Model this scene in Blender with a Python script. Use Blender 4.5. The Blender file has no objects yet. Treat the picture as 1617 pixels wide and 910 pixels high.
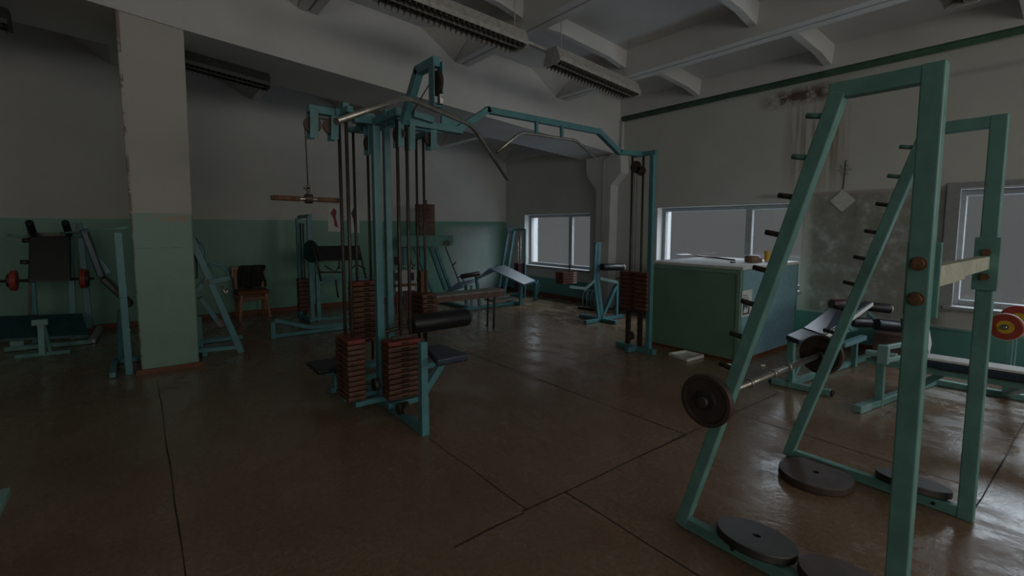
import bpy, bmesh, math, random
from math import sin, cos, radians, sqrt, pi, atan2
from mathutils import Vector, Matrix
random.seed(4)
SC = bpy.context.scene
COL = SC.collection
V = Vector
# ------------------------------------------------------------------ surveyed camera (used to read real positions off known planes)
FPX = 761.0; CX = 808.5; CY = 425.0; PIT = atan2(67, 761.0); YAW = radians(37.6); H = 1.45
CR = V((cos(YAW), -sin(YAW), 0))
CF = V((sin(YAW)*cos(PIT), cos(YAW)*cos(PIT), -sin(PIT)))
CU = V((sin(YAW)*sin(PIT), cos(YAW)*sin(PIT), cos(PIT)))
C0 = V((0, 0, H))
def ray(u, v): return CF + CR*((u-CX)/FPX) + CU*((CY-v)/FPX)
def Z(u, v, z=0.0):
    d = ray(u, v); return C0 + d*((z-H)/d.z)
def X(u, v, x):
    d = ray(u, v); return C0 + d*(x/d.x)
def Y(u, v, y):
    d = ray(u, v); return C0 + d*(y/d.y)
def PL(u, v, p, n):
    d = ray(u, v); return C0 + d*((p-C0).dot(n)/d.dot(n))
# ------------------------------------------------------------------ materials
MATS = {}
def nt(name):
    m = bpy.data.materials.new(name); m.use_nodes = True
    n = m.node_tree; b = n.nodes['Principled BSDF']; MATS[name] = m
    return m, n, b
def N(n, t, **kw):
    x = n.nodes.new(t)
    for k, v in kw.items(): setattr(x, k, v)
    return x
def ramp(n, src, stops, interp='LINEAR'):
    r = N(n, 'ShaderNodeValToRGB'); r.color_ramp.interpolation = interp
    el = r.color_ramp.elements
    el[0].position, el[0].color = stops[0][0], tuple(stops[0][1])+(1,)
    el[1].position, el[1].color = stops[-1][0], tuple(stops[-1][1])+(1,)
    for p, c in stops[1:-1]:
        e = el.new(p); e.color = tuple(c)+(1,)
    n.links.new(src, r.inputs[0]); return r.outputs[0]
def noise(n, scale, detail=4, rough=.55, vec=None, dist=0):
    x = N(n, 'ShaderNodeTexNoise'); x.inputs['Scale'].default_value = scale
    x.inputs['Detail'].default_value = detail; x.inputs['Roughness'].default_value = rough
    x.inputs['Distortion'].default_value = dist
    n.links.new(vec if vec else geo(n), x.inputs['Vector']); return x.outputs[0]
def geo(n):
    for x in n.nodes:
        if x.bl_idname == 'ShaderNodeNewGeometry': return x.outputs['Position']
    return N(n, 'ShaderNodeNewGeometry').outputs['Position']
def mathn(n, op, a, b=None, c=None, clamp=False):
    x = N(n, 'ShaderNodeMath', operation=op); x.use_clamp = clamp
    for i, s in enumerate((a, b, c)):
        if s is None: continue
        if hasattr(s, 'links'): n.links.new(s, x.inputs[i])
        else: x.inputs[i].default_value = s
    return x.outputs[0]
def mix(n, f, a, b):
    x = N(n, 'ShaderNodeMix', data_type='RGBA')
    for i, s in ((0, f), (6, a), (7, b)):
        if hasattr(s, 'links'): n.links.new(s, x.inputs[i])
        elif i: x.inputs[i].default_value = tuple(s)+(1,)
        else: x.inputs[0].default_value = s
    return x.outputs[2]
def bump(n, b, h, strength=.2, dist=.01):
    x = N(n, 'ShaderNodeBump'); x.inputs['Strength'].default_value = strength; x.inputs['Distance'].default_value = dist
    n.links.new(h, x.inputs['Height']); n.links.new(x.outputs[0], b.inputs['Normal'])
def simple(name, col, rough=.5, metal=0, var=.25, scale=18, spec=.5, chips=None):
    m, n, b = nt(name)
    c2 = tuple(max(0, c*(1-var)) for c in col); c3 = tuple(min(1, c*(1+var*.5)) for c in col)
    o = ramp(n, noise(n, scale), [(.3, c2), (.7, c3)])
    if chips:
        f = ramp(n, noise(n, 38, 3, .7), [(chips[1], (0,)*3), (chips[1]+.03, (1,)*3)])
        o = mix(n, f, o, chips[0])
    n.links.new(o, b.inputs['Base Color'])
    b.inputs['Roughness'].default_value = rough; b.inputs['Metallic'].default_value = metal
    b.inputs['Specular IOR Level'].default_value = spec
    bump(n, b, noise(n, scale*3), .15, .004)
    return m
M = {}
M['teal'] = simple('teal_paint', (.14, .305, .285), .42, var=.22, scale=9, chips=((.03, .035, .03), .70))
M['teal_blue'] = simple('teal_blue_paint', (.085, .24, .265), .4, var=.2, scale=9, chips=((.02, .03, .03), .72))
M['pale_teal'] = simple('pale_teal_paint', (.22, .38, .37), .45, var=.15)
M['pale_blue'] = simple('pale_blue_paint', (.20, .36, .42), .45, var=.15)
M['cream'] = simple('worn_cream_paint', (.50, .50, .40), .5, var=.25, scale=12, chips=((.12, .30, .26), .66))
M['black_pad'] = simple('black_vinyl', (.014, .014, .018), .42, var=.3)
M['maroon'] = simple('maroon_vinyl', (.06, .012, .018), .45, var=.3)
M['navy_pad'] = simple('navy_vinyl', (.026, .040, .066), .38, var=.25)
M['blue_pad'] = simple('slate_blue_vinyl', (.07, .13, .19), .35, var=.2)
M['dark_teal_pad'] = simple('dark_teal_plate', (.012, .055, .06), .5, var=.3)
M['iron'] = simple('dark_iron', (.055, .048, .045), .48, metal=.35, var=.45, scale=7)
M['rust_iron'] = simple('brown_iron', (.085, .058, .05), .55, metal=.25, var=.4, scale=9)
M['steel'] = simple('bare_steel', (.45, .43, .40), .33, metal=.9, var=.3)
M['dark_steel'] = simple('greasy_steel', (.07, .058, .05), .45, metal=.4, var=.4)
M['cable'] = simple('black_cable', (.02, .02, .02), .5)
M['rust'] = simple('rusty_bolt', (.17, .085, .045), .8, var=.5, scale=40)
M['brick'] = simple('brown_weight', (.13, .055, .036), .55, var=.4, scale=14, chips=((.05, .03, .025), .68))
M['red_weight'] = simple('red_weight', (.19, .03, .026), .5, var=.3, scale=14)
M['red'] = simple('red_rubber', (.36, .05, .03), .5, var=.25)
M['yellow'] = simple('yellow_paint', (.62, .38, .03), .5, var=.2)
M['white'] = simple('white_paint', (.74, .74, .72), .45, var=.08)
M['off_white'] = simple('off_white_board', (.62, .62, .60), .6, var=.15)
M['frame_white'] = simple('window_frame_paint', (.33, .34, .35), .45, var=.12)
M['wood'] = simple('orange_brown_wood', (.22, .085, .035), .4, var=.3, scale=8)
M['seat_fabric'] = simple('brown_fabric', (.16, .06, .035), .8, var=.3)
M['jacket'] = simple('black_cloth', (.008, .008, .009), .75, var=.4)
M['bench_wood'] = simple('bench_board', (.16, .10, .08), .5, var=.35, scale=10)
M['bench_top'] = simple('worn_bench_top', (.25, .23, .22), .5, var=.25, scale=10)
M['base_brown'] = simple('brown_baseboard', (.17, .05, .025), .5, var=.35)
M['lamp_metal'] = simple('dusty_lamp_housing', (.42, .41, .38), .5, var=.3, scale=20)
M['lamp_dark'] = simple('dusty_grille', (.20, .19, .165), .5, var=.4, scale=25)
M['lamp_black'] = simple('sooty_grille', (.045, .05, .045), .5, var=.4, scale=25)
M['tube'] = simple('unlit_tube', (.7, .7, .68), .3, var=.05)
M['pipe_green'] = simple('green_pipe_paint', (.055, .125, .075), .5, var=.4, scale=5)
M['pipe_white'] = simple('painted_conduit', (.38, .40, .41), .5, var=.15)
M['cab_green'] = simple('cabinet_green_board', (.15, .27, .20), .5, var=.14, scale=2)
M['cab_edge'] = simple('cabinet_edge_strip', (.20, .33, .27), .5, var=.14, scale=4)
M['paper'] = simple('poster_paper', (.62, .63, .62), .7, var=.06)
M['ink'] = simple('blue_black_ink', (.06, .075, .11), .7, var=.3)
M['seam'] = simple('dark_seam', (.02, .014, .011), .8)
M['poster_red'] = simple('poster_red_ink', (.30, .06, .06), .7)
M['tin'] = simple('brown_jar', (.20, .11, .07), .3, var=.3)

def wall_mat(name, split, lo, hi, stains=None, tint=.10):
    m, n, b = nt(name)
    sp = N(n, 'ShaderNodeSeparateXYZ'); n.links.new(geo(n), sp.inputs[0])
    x, y, z = sp.outputs
    no = noise(n, 1.6, 5, .6)
    hi_c = ramp(n, no, [(.3, tuple(c*(1-tint) for c in hi)), (.7, hi)])
    lo_c = ramp(n, noise(n, 2.3, 4), [(.3, tuple(c*.86 for c in lo)), (.7, lo)])
    zz = mathn(n, 'ADD', z, mathn(n, 'MULTIPLY', mathn(n, 'SUBTRACT', noise(n, 9, 2), .5), .012))
    f = mathn(n, 'GREATER_THAN', zz, split)
    c = mix(n, f, lo_c, hi_c)
    if stains: c = stains(n, c, x, y, z)
    n.links.new(c, b.inputs['Base Color'])
    rr = mix(n, f, (.42,)*3, (.8,)*3); n.links.new(rr, b.inputs['Roughness'])
    bump(n, b, noise(n, 14, 6, .6), .25, .01)
    return m
def box_mask(n, c, c0, half, soft):
    d = mathn(n, 'ABSOLUTE', mathn(n, 'SUBTRACT', c, c0))
    r = mathn(n, 'DIVIDE', mathn(n, 'SUBTRACT', half, d), soft)
    return mathn(n, 'ADD', r, 0, clamp=True)
WHITE_HI = (.66, .66, .64); GREEN_LO = (.155, .34, .27)
def stains_right(n, c, x, y, z):
    # grey bare plaster between the windows
    no = noise(n, 3.2, 6, .65)
    a = mathn(n, 'MULTIPLY', box_mask(n, y, 1.88, .70, .10), box_mask(n, z, 1.12, .74, .04))
    pl = ramp(n, noise(n, 4.5, 5, .6), [(.3, (.20, .20, .175)), (.50, (.28, .28, .25)), (.58, (.36,.37,.36)), (.66, (.55, .56, .56))])
    c = mix(n, mathn(n, 'MULTIPLY', a, .95), c, pl)
    # dirty ledge line over the windows
    a = mathn(n, 'MULTIPLY', box_mask(n, z, 1.85, .035, .02), box_mask(n, y, 1.9, 1.4, .2))
    c = mix(n, mathn(n, 'MULTIPLY', a, .55), c, (.25, .21, .18))
    # rusty leak under the pipe
    no2 = noise(n, 7, 8, .75)
    dr = mathn(n, 'ADD', box_mask(n, y, 2.72, .55, .3), 0)
    top = box_mask(n, z, 3.09, .14, .1)
    st = mathn(n, 'MULTIPLY', mathn(n, 'MULTIPLY', dr, top), ramp(n, no2, [(.36, (0,)*3), (.52, (1,)*3)]))
    c = mix(n, mathn(n, 'MULTIPLY', st, .95), c, (.085, .05, .028))
    mp = N(n, 'ShaderNodeMapping'); mp.inputs['Scale'].default_value = (1, 11, .35)
    n.links.new(geo(n), mp.inputs[0])
    no3 = noise(n, 1.6, 5, .7, vec=mp.outputs[0])
    run = mathn(n, 'MULTIPLY', box_mask(n, y, 2.52, .42, .2), box_mask(n, z, 2.48, .70, .5))
    run = mathn(n, 'MULTIPLY', run, ramp(n, no3, [(.42, (0,)*3), (.56, (1,)*3)]))
    c = mix(n, mathn(n, 'MULTIPLY', run, .7), c, (.23, .18, .11))
    # sooty band by the top
    a = mathn(n, 'MULTIPLY', box_mask(n, z, 3.0, .05, .05), box_mask(n, y, 1.0, .45, .2))
    c = mix(n, mathn(n, 'MULTIPLY', mathn(n, 'MULTIPLY', a, no2), .8), c, (.25, .23, .22))
    return c
def thin_paint(n, c, x, y, z):
    # the green coat is rubbed down to pale grey near the far corner
    a = mathn(n, 'MULTIPLY', box_mask(n, x, 5.75, .85, .5), box_mask(n, z, .7, .80, .10))
    a = mathn(n, 'MULTIPLY', a, ramp(n, noise(n, 1.5, 5, .6), [(.3, (.55,)*3), (.6, (.9,)*3)]))
    return mix(n, a, c, (.42, .49, .49))
M['wall_back'] = wall_mat('wall_paint_green_and_white', 1.56, GREEN_LO, (.58, .58, .57), thin_paint)
M['wall_right'] = wall_mat('wall_paint_stained', .38, (.12, .33, .30), (.58, .58, .56), stains_right)
def stains_pillar(n, c, x, y, z):
    no = noise(n, 12, 6, .7)
    a = mathn(n, 'MULTIPLY', box_mask(n, z, 1.53, .05, .03), box_mask(n, x, .22, .2, .05))
    c = mix(n, mathn(n, 'MULTIPLY', a, ramp(n, no, [(.42, (0,)*3), (.52, (1,)*3)])), c, (.30, .24, .19))
    a = mathn(n, 'MULTIPLY', box_mask(n, z, 1.24, .012, .01), ramp(n, no, [(.45, (0,)*3), (.55, (1,)*3)]))
    c = mix(n, mathn(n, 'MULTIPLY', a, .5), c, (.08, .15, .12))
    # chipped edge showing brick
    e = mathn(n, 'LESS_THAN', x, -.045)
    a = mathn(n, 'MULTIPLY', e, ramp(n, noise(n, 5, 6, .8), [(.45, (0,)*3), (.5, (1,)*3)]))
    c = mix(n, mathn(n, 'MULTIPLY', a, .7), c, (.16, .10, .08))
    return c
M['pillar'] = wall_mat('pillar_paint', 1.58, (.19, .32, .265), (.52, .50, .47), stains_pillar)
M['ceiling'] = simple('ceiling_whitewash', (.60, .60, .60), .85, var=.10, scale=1.5)
def stain_c(n, c, x, y, z): return c
# floor
def floor_mat():
    m, n, b = nt('worn_brown_floor')
    n1 = noise(n, .8, 6, .65); n2 = noise(n, 38, 6, .8); n3 = noise(n, 2.6, 6, .7, dist=.6)
    c = ramp(n, n1, [(.32, (.20, .125, .078)), (.5, (.25, .168, .110)), (.68, (.29, .215, .150))])
    red = ramp(n, noise(n, 1.1, 5, .7), [(.56, (0,)*3), (.72, (1,)*3)])
    c = mix(n, mathn(n, 'MULTIPLY', red, .45), c, (.22, .085, .06))
    c = mix(n, mathn(n, 'MULTIPLY', ramp(n, n2, [(.42, (1,)*3), (.60, (0,)*3)]), .6), c, (.12, .07, .045))
    sp = N(n, 'ShaderNodeSeparateXYZ'); n.links.new(geo(n), sp.inputs[0]); x, y, z = sp.outputs
    # paint worn through to pale board where people walk along the windows
    mp = N(n, 'ShaderNodeMapping'); mp.inputs['Scale'].default_value = (.7, 1.6, 1); n.links.new(geo(n), mp.inputs[0])
    w = noise(n, 2.2, 8, .75, vec=mp.outputs[0], dist=.5)
    a1 = mathn(n, 'MULTIPLY', box_mask(n, x, 5.0, 1.5, .8), box_mask(n, y, .4, 1.2, .8))
    wf = mathn(n, 'MULTIPLY', a1, ramp(n, w, [(.47, (0,)*3), (.53, (1,)*3)]))
    c = mix(n, mathn(n, 'MULTIPLY', wf, .6), c, (.30, .27, .25))
    n.links.new(c, b.inputs['Base Color'])
    # polished patches
    mp2 = N(n, 'ShaderNodeMapping'); mp2.inputs['Scale'].default_value = (1.6, .8, 1); n.links.new(geo(n), mp2.inputs[0])
    pz = noise(n, 2.1, 8, .75, vec=mp2.outputs[0], dist=.4)
    r = ramp(n, pz, [(.36, (.48,)*3), (.46, (.32,)*3), (.53, (.13,)*3)])
    n.links.new(r, b.inputs['Roughness'])
    b.inputs['Specular IOR Level'].default_value = .5
    h = mathn(n, 'ADD', mathn(n, 'MULTIPLY', n3, .8), mathn(n, 'MULTIPLY', n2, .12))
    bump(n, b, h, .45, .012)
    return m
M['floor'] = floor_mat()
def glass_mat():
    m = bpy.data.materials.new('window_glass'); m.use_nodes = True; n = m.node_tree
    n.nodes.clear(); o = N(n, 'ShaderNodeOutputMaterial'); mx = N(n, 'ShaderNodeMixShader')
    t = N(n, 'ShaderNodeBsdfTransparent'); g = N(n, 'ShaderNodeBsdfGlossy'); g.inputs['Roughness'].default_value = .02
    t.inputs[0].default_value = (.95, .96, .96, 1)
    mx.inputs[0].default_value = .06
    n.links.new(t.outputs[0], mx.inputs[1]); n.links.new(g.outputs[0], mx.inputs[2]); n.links.new(mx.outputs[0], o.inputs[0])
    return m
M['glass'] = glass_mat()

# ------------------------------------------------------------------ mesh builder
class MB:
    def __init__(s): s.v = []; s.f = []; s.sm = []; s.mi = []; s.cur = 0; s.el = []
    def add(s, vs, fs, smooth=False):
        k = len(s.v); s.v += [V(p) for p in vs]; s.el.append((k, len(s.v)))
        for f in fs: s.f.append([i+k for i in f]); s.sm.append(smooth); s.mi.append(s.cur)
        return s
    def hexa(s, q):   # 8 points: bottom 4 ccw, top 4 ccw
        return s.add(q, [(3,2,1,0),(4,5,6,7),(0,1,5,4),(1,2,6,5),(2,3,7,6),(3,0,4,7)])
    def box(s, x0, x1, y0, y1, z0, z1):
        if x0 > x1: x0, x1 = x1, x0
        if y0 > y1: y0, y1 = y1, y0
        if z0 > z1: z0, z1 = z1, z0
        return s.hexa([(x0,y0,z0),(x1,y0,z0),(x1,y1,z0),(x0,y1,z0),(x0,y0,z1),(x1,y0,z1),(x1,y1,z1),(x0,y1,z1)])
    def bar(s, a, b, w, h=None, up=(0,0,1), ext=0.0):
        a = V(a); b = V(b); h = h or w; d = (b-a).normalized(); a = a-d*ext; b = b+d*ext
        up = V(up)
        if abs(d.dot(up)) > .97: up = V((1,0,0)) if abs(d.x) < .9 else V((0,1,0))
        sd = d.cross(up).normalized(); u2 = sd.cross(d).normalized()
        q = []
        for p in (a, b):
            for i, j in ((-1,-1),(1,-1),(1,1),(-1,1)): q.append(p+sd*(w/2*i)+u2*(h/2*j))
        return s.add(q, [(3,2,1,0),(4,5,6,7),(0,1,5,4),(1,2,6,5),(2,3,7,6),(3,0,4,7)])
    def cyl(s, a, b, r, seg=14, r2=None, caps=True):
        a = V(a); b = V(b); r2 = r if r2 is None else r2; d = (b-a).normalized()
        up = V((0,0,1)) if abs(d.z) < .9 else V((1,0,0)); e = d.cross(up).normalized(); g = d.cross(e)
        q = []
        for p, rr in ((a, r), (b, r2)):
            for k in range(seg):
                t = 2*pi*k/seg; q.append(p+e*(rr*cos(t))+g*(rr*sin(t)))
        s.add(q, [(k, (k+1) % seg, seg+(k+1) % seg, seg+k) for k in range(seg)], True)
        if caps:
            n0 = len(s.v)-2*seg
            s.f.append([n0+k for k in range(seg)][::-1]); s.sm.append(False); s.mi.append(s.cur)
            s.f.append([n0+seg+k for k in range(seg)]); s.sm.append(False); s.mi.append(s.cur)
        return s
    def lathe(s, c, ax, prof, seg=32):   # prof: (radius, offset along axis)
        c = V(c); d = V(ax).normalized(); up = V((0,0,1)) if abs(d.z) < .9 else V((1,0,0))
        e = d.cross(up).normalized(); g = d.cross(e); m = len(prof); q = []
        for r, o in prof:
            for k in range(seg):
                t = 2*pi*k/seg; q.append(c+d*o+e*(r*cos(t))+g*(r*sin(t)))
        fs = []
        for j in range(m-1):
            for k in range(seg): fs.append((j*seg+k, j*seg+(k+1) % seg, (j+1)*seg+(k+1) % seg, (j+1)*seg+k))
        return s.add(q, fs, False)
    def tube(s, pts, r, seg=10, round_=0):
        pts = [V(p) for p in pts]
        if round_:
            out = [pts[0]]
            for i in range(1, len(pts)-1):
                a, b, c = pts[i-1:i+2]; l1 = min(round_, (b-a).length*.45); l2 = min(round_, (c-b).length*.45)
                p = b+(a-b).normalized()*l1; q = b+(c-b).normalized()*l2
                for k in range(6):
                    t = k/5; out.append(p*(1-t)**2+b*2*t*(1-t)+q*t*t)
            out.append(pts[-1]); pts = out
        q = []; n = len(pts); e = None
        for i, p in enumerate(pts):
            d = (pts[min(i+1, n-1)]-pts[max(i-1, 0)]).normalized()
            if e is None:
                up = V((0,0,1)) if abs(d.z) < .9 else V((1,0,0)); e = d.cross(up).normalized()
            e = (e-d*e.dot(d)).normalized(); g = d.cross(e)
            for k in range(seg):
                t = 2*pi*k/seg; q.append(p+e*(r*cos(t))+g*(r*sin(t)))
        fs = [(i*seg+k, i*seg+(k+1) % seg, (i+1)*seg+(k+1) % seg, (i+1)*seg+k) for i in range(n-1) for k in range(seg)]
        s.add(q, fs, True); k0 = len(s.v)-n*seg
        s.f.append([k0+k for k in range(seg)][::-1]); s.sm.append(False); s.mi.append(s.cur)
        s.f.append([k0+(n-1)*seg+k for k in range(seg)]); s.sm.append(False); s.mi.append(s.cur)
        return s
    def prism(s, poly, d):
        poly = [V(p) for p in poly]; d = V(d); n = len(poly)
        return s.add(poly+[p+d for p in poly], [tuple(range(n))[::-1], tuple(range(n, 2*n))]+[(k, (k+1) % n, n+(k+1) % n, n+k) for k in range(n)])
    def pieces(s):
        """touching elements stay together, pieces that stand apart become meshes of their own"""
        n = len(s.el); g = list(range(n)); bb = []
        for a, b in s.el:
            vs = s.v[a:b]; bb.append([(min(v[i] for v in vs)-.004, max(v[i] for v in vs)+.004) for i in range(3)])
        def find(i):
            while g[i] != i: i = g[i]
            return i
        for i in range(n):
            for j in range(i):
                if all(bb[i][k][0] <= bb[j][k][1] and bb[j][k][0] <= bb[i][k][1] for k in range(3)): g[find(i)] = find(j)
        out = {}
        for i in range(n): out.setdefault(find(i), []).append(i)
        return sorted(out.values(), key=len, reverse=True)
    def sub(s, idx):
        m = MB(); mp = {}
        for i in idx:
            a, b = s.el[i]; k = len(m.v)
            for q in range(a, b): mp[q] = k+q-a
            m.v += s.v[a:b]; m.el.append((k, k+b-a))
        for f, sm, mi in zip(s.f, s.sm, s.mi):
            if f[0] in mp: m.f.append([mp[q] for q in f]); m.sm.append(sm); m.mi.append(mi)
        return m
    def build(s, name, mat, parent=None, bevel=0, seg=2, org=None):
        if parent is not None and 1 < len(s.el) < 40:
            pcs = s.pieces()
            if len(pcs) > 1:
                os_ = [s.sub(p)._build(name, mat, parent, bevel, seg, org) for p in pcs]
                return os_[0]
        return s._build(name, mat, parent, bevel, seg, org)
    def _build(s, name, mat, parent=None, bevel=0, seg=2, org=None):
        o_ = V(org) if org is not None else (V(parent['_o']) if parent is not None else V((0,0,0)))
        me = bpy.data.meshes.new(name)
        me.from_pydata([tuple(p-o_) for p in s.v], [], s.f)
        me.polygons.foreach_set('use_smooth', s.sm)
        mats = mat if isinstance(mat, (list, tuple)) else [mat]
        for k in mats: me.materials.append(M[k] if isinstance(k, str) else k)
        me.polygons.foreach_set('material_index', s.mi)
        bm = bmesh.new(); bm.from_mesh(me); bmesh.ops.recalc_face_normals(bm, faces=bm.faces); bm.to_mesh(me); bm.free()
        o = bpy.data.objects.new(name, me); COL.objects.link(o)
        if parent is not None:
            o.parent = parent; o['_o'] = list(o_)
        else:
            o.location = o_; o['_o'] = list(o_)
        if bevel:
            md = o.modifiers.new('bevel', 'BEVEL'); md.width = bevel; md.segments = seg; md.limit_method = 'ANGLE'; md.angle_limit = radians(40)
        return o
def thing(name, label, cat, loc, group=None):
    o = bpy.data.objects.new(name, None); COL.objects.link(o); o.location = loc
    o.empty_display_size = .1; o['_o'] = list(loc); o['label'] = label; o['category'] = cat
    if group: o['group'] = group
    return o
def tag(o, label, cat, group=None):
    o['label'] = label; o['category'] = cat
    if group: o['group'] = group
    return o
def struct(o): o['kind'] = 'structure'; return o
def pad(mb, a, b, w, t, up=(0,0,1)): return mb.bar(a, b, w, t, up)
def kids(o): return [c for c in COL.objects if c.parent == o]

# ------------------------------------------------------------------ the room
XL, XR, YF, YB = -4.2, 6.68, -4.6, 8.9
def zb(x): return 3.44-.1165*x          # soffit of the big beam (the roof falls towards the windows)
def zc(x): return 4.30-.11*x            # slab, near bay
def zf(x): return 4.02-.117*(x+.19)     # slab, far bay
fl = MB().box(XL-.3, XR+.45, YF-.3, YB+.3, -.2, 0)
fl.cur = 1
def seam(x0, y0, x1, y1, w=.007):
    n = max(2, int(sqrt((x1-x0)**2+(y1-y0)**2)/.25)); d = V((x1-x0, y1-y0, 0)).normalized(); sd = V((-d.y, d.x, 0))
    L = []; R_ = []
    for i in range(n+1):
        t = i/n; p = V((x0+(x1-x0)*t, y0+(y1-y0)*t, .0012)) + sd*random.uniform(-.004, .004)
        ww = w*1.15*random.uniform(.4, 1.2)/2
        L.append(p+sd*ww); R_.append(p-sd*ww)
    fl.add(L+R_, [(i, i+1, n+2+i, n+1+i) for i in range(n)])
seam(.06, 5.6, .08, .4, .006); seam(1.5, 2.9, 1.5, 1.83, .006); seam(1.77, 1.82, 1.76, -.5, .010)
seam(2.92, 4.7, 2.95, 1.84, .010); seam(1.05, 1.80, 1.47, 1.81, .012); seam(1.47, 1.82, 2.95, 1.84, .012); seam(2.95, 1.84, 4.35, 1.83, .008)
seam(3.25, .42, 5.4, .42, .008); seam(3.6, 1.82, 3.6, .45, .006); seam(4.5, 6.9, 4.5, 3.9, .005); seam(0, 5.2, -3.5, 5.2, .005)
seam(4.4, 1.1, 6.5, 1.1, .006); seam(5.1, 1.0, 5.1, -.9, .006)
struct(fl.build('floor', ['floor', 'seam']))
struct(MB().box(XL-.2, XR, YB, YB+.25, 0, 5).build('wall_back', 'wall_back'))
struct(MB().box(XL-.25, XL, YF, YB, 0, 5).build('wall_left', 'wall_back'))
WT = .38
wins = [(6.28, 8.22, .62, 1.70), (2.62, 4.80, .62, 1.75), (-1.0, 1.18, .62, 1.83), (-4.2, -2.1, .62, 1.83)]
wr = MB()
yy = YF-.3
for (a, b, z0, z1) in sorted(wins):
    wr.box(XR, XR+WT, yy, a, 0, 5); wr.box(XR, XR+WT, a, b, 0, z0); wr.box(XR, XR+WT, a, b, z1, 5); yy = b
wr.box(XR, XR+WT, yy, YB+.25, 0, 5)
struct(wr.build('wall_right', 'wall_right'))
# wall behind the photographer; its unseen windows are added to let light in
fw = [(-3.4, -.9), (.1, 2.7), (3.6, 6.1)]
wf_ = MB(); xx = XL-.25
for a, b in fw:
    wf_.box(xx, a, YF-.3, YF, 0, 5); wf_.box(a, b, YF-.3, YF, 0, 1.4); wf_.box(a, b, YF-.3, YF, 3.1, 5); xx = b
wf_.box(xx, XR, YF-.3, YF, 0, 5)
struct(wf_.build('wall_front', 'wall_right'))
def window(i, y0, y1, z0, z1, mull, ledge=True):
    x = XR+.14
    f = MB(); fw_ = .06
    f.box(x, x+.07, y0, y0+fw_, z0, z1); f.box(x, x+.07, y1-fw_, y1, z0, z1)
    f.box(x+.002, x+.068, y0+fw_, y1-fw_, z0, z0+fw_); f.box(x+.002, x+.068, y0+fw_, y1-fw_, z1-fw_, z1)
    for m_ in mull: f.box(x+.004, x+.066, m_-.045, m_+.045, z0+fw_, z1-fw_)
    o = struct(f.build('window_%d' % i, 'frame_white', bevel=.006))
    g = MB().box(x+.03, x+.036, y0+fw_*.7, y1-fw_*.7, z0+fw_*.7, z1-fw_*.7).build('pane', 'glass', o)
    s_ = MB().box(XR-.05, XR+.14, y0-.03, y1+.03, z0-.035, z0+.004).build('window_sill', 'frame_white', o, bevel=.006)
    return o
window(1, *wins[0], [6.95]); window(2, *wins[1], [3.38]); window(3, *wins[2], [.1]); window(4, *wins[3], [-3.1])
for i, (a, b) in enumerate(fw):
    f = MB(); y = YF-.2
    for q in (a, (a+b)/2-.04, b-.06): f.box(q, q+.06, y, y+.07, 1.4, 3.1)
    f.box(a+.06, b-.06, y, y+.07, 1.4, 1.46); f.box(a+.06, b-.06, y, y+.07, 3.04, 3.1)
    o = struct(f.build('window_%d' % (5+i), 'frame_white')); MB().box(a, b, y+.03, y+.036, 1.4, 3.1).build('pane', 'glass', o)
# reveal trim of window 3 (pale outer casing)
t = MB(); t.box(XR-.02, XR+.01, 1.14, 1.25, .56, 1.90); t.box(XR-.02, XR+.01, -1.05, 1.139, 1.84, 1.90)
struct(t.build('trim_1', 'frame_white', bevel=.004))
# green boards / ledges under the windows
t = MB()
t.box(XR-.012, XR, 6.3, 8.2, .372, .392); t.box(XR-.012, XR, -1.0, 2.45, .372, .392)
struct(t.build('trim_2', 'pale_teal'))
struct(MB().box(XL, XR-.03, YB-.025, YB, 0, .07).build('baseboard_back', 'base_brown'))
struct(MB().box(XR-.025, XR, -4.5, YB, 0, .07).build('baseboard_right', 'base_brown'))
struct(MB().box(XL, XL+.025, YF, YB-.03, 0, .07).build('baseboard_left', 'base_brown'))
# ceiling: slab + ribs, sloped
def slopebox(mb, x0, x1, y0, y1, zlo, zhi):
    mb.hexa([(x0,y0,zlo(x0)),(x1,y0,zlo(x1)),(x1,y1,zlo(x1)),(x0,y1,zlo(x0)),(x0,y0,zhi(x0)),(x1,y0,zhi(x1)),(x1,y1,zhi(x1)),(x0,y1,zhi(x0))])
ce = MB()
slopebox(ce, XL-.2, XR+.2, YF-.2, 6.2, zc, lambda x: zc(x)+.25)
slopebox(ce, XL-.2, XR+.2, 6.25, YB+.2, zf, lambda x: zf(x)+.25)
def yn(x): return 5.9 if x < .45 else 5.9-.38*(x-.45)/(XR-.45)
def yfar(x): return 7.14-.11*x
for xc, dp in ((-2.1, .29), (-.25, .29), (1.62, .29), (3.55, .29), (5.28, .31)):
    for s_ in (-1, 1):
        a = xc+(0 if s_ > 0 else -.115); b = a+.105
        ce.hexa([(a+.01,YF,zc(a)-dp),(b-.01,YF,zc(b)-dp),(b-.01,yn(xc)+.1,zc(b)-dp),(a+.01,yn(xc)+.1,zc(a)-dp),
                 (a-.02,YF,zc(a)+.02),(b+.02,YF,zc(b)+.02),(b+.02,yn(xc)+.1,zc(b)+.02),(a-.02,yn(xc)+.1,zc(a)+.02)])
    a = xc-.115; yb_ = yn(a)+.02
    # haunch where the rib meets the beam
    ce.add([(a-.46, yb_, zc(a-.46)), (a, yb_, zc(a)-dp), (a, yb_, zc(a)), (a-.02, yb_-.55, zc(a))], [(0,1,2),(0,1,3),(1,2,3),(0,2,3)])
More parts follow.
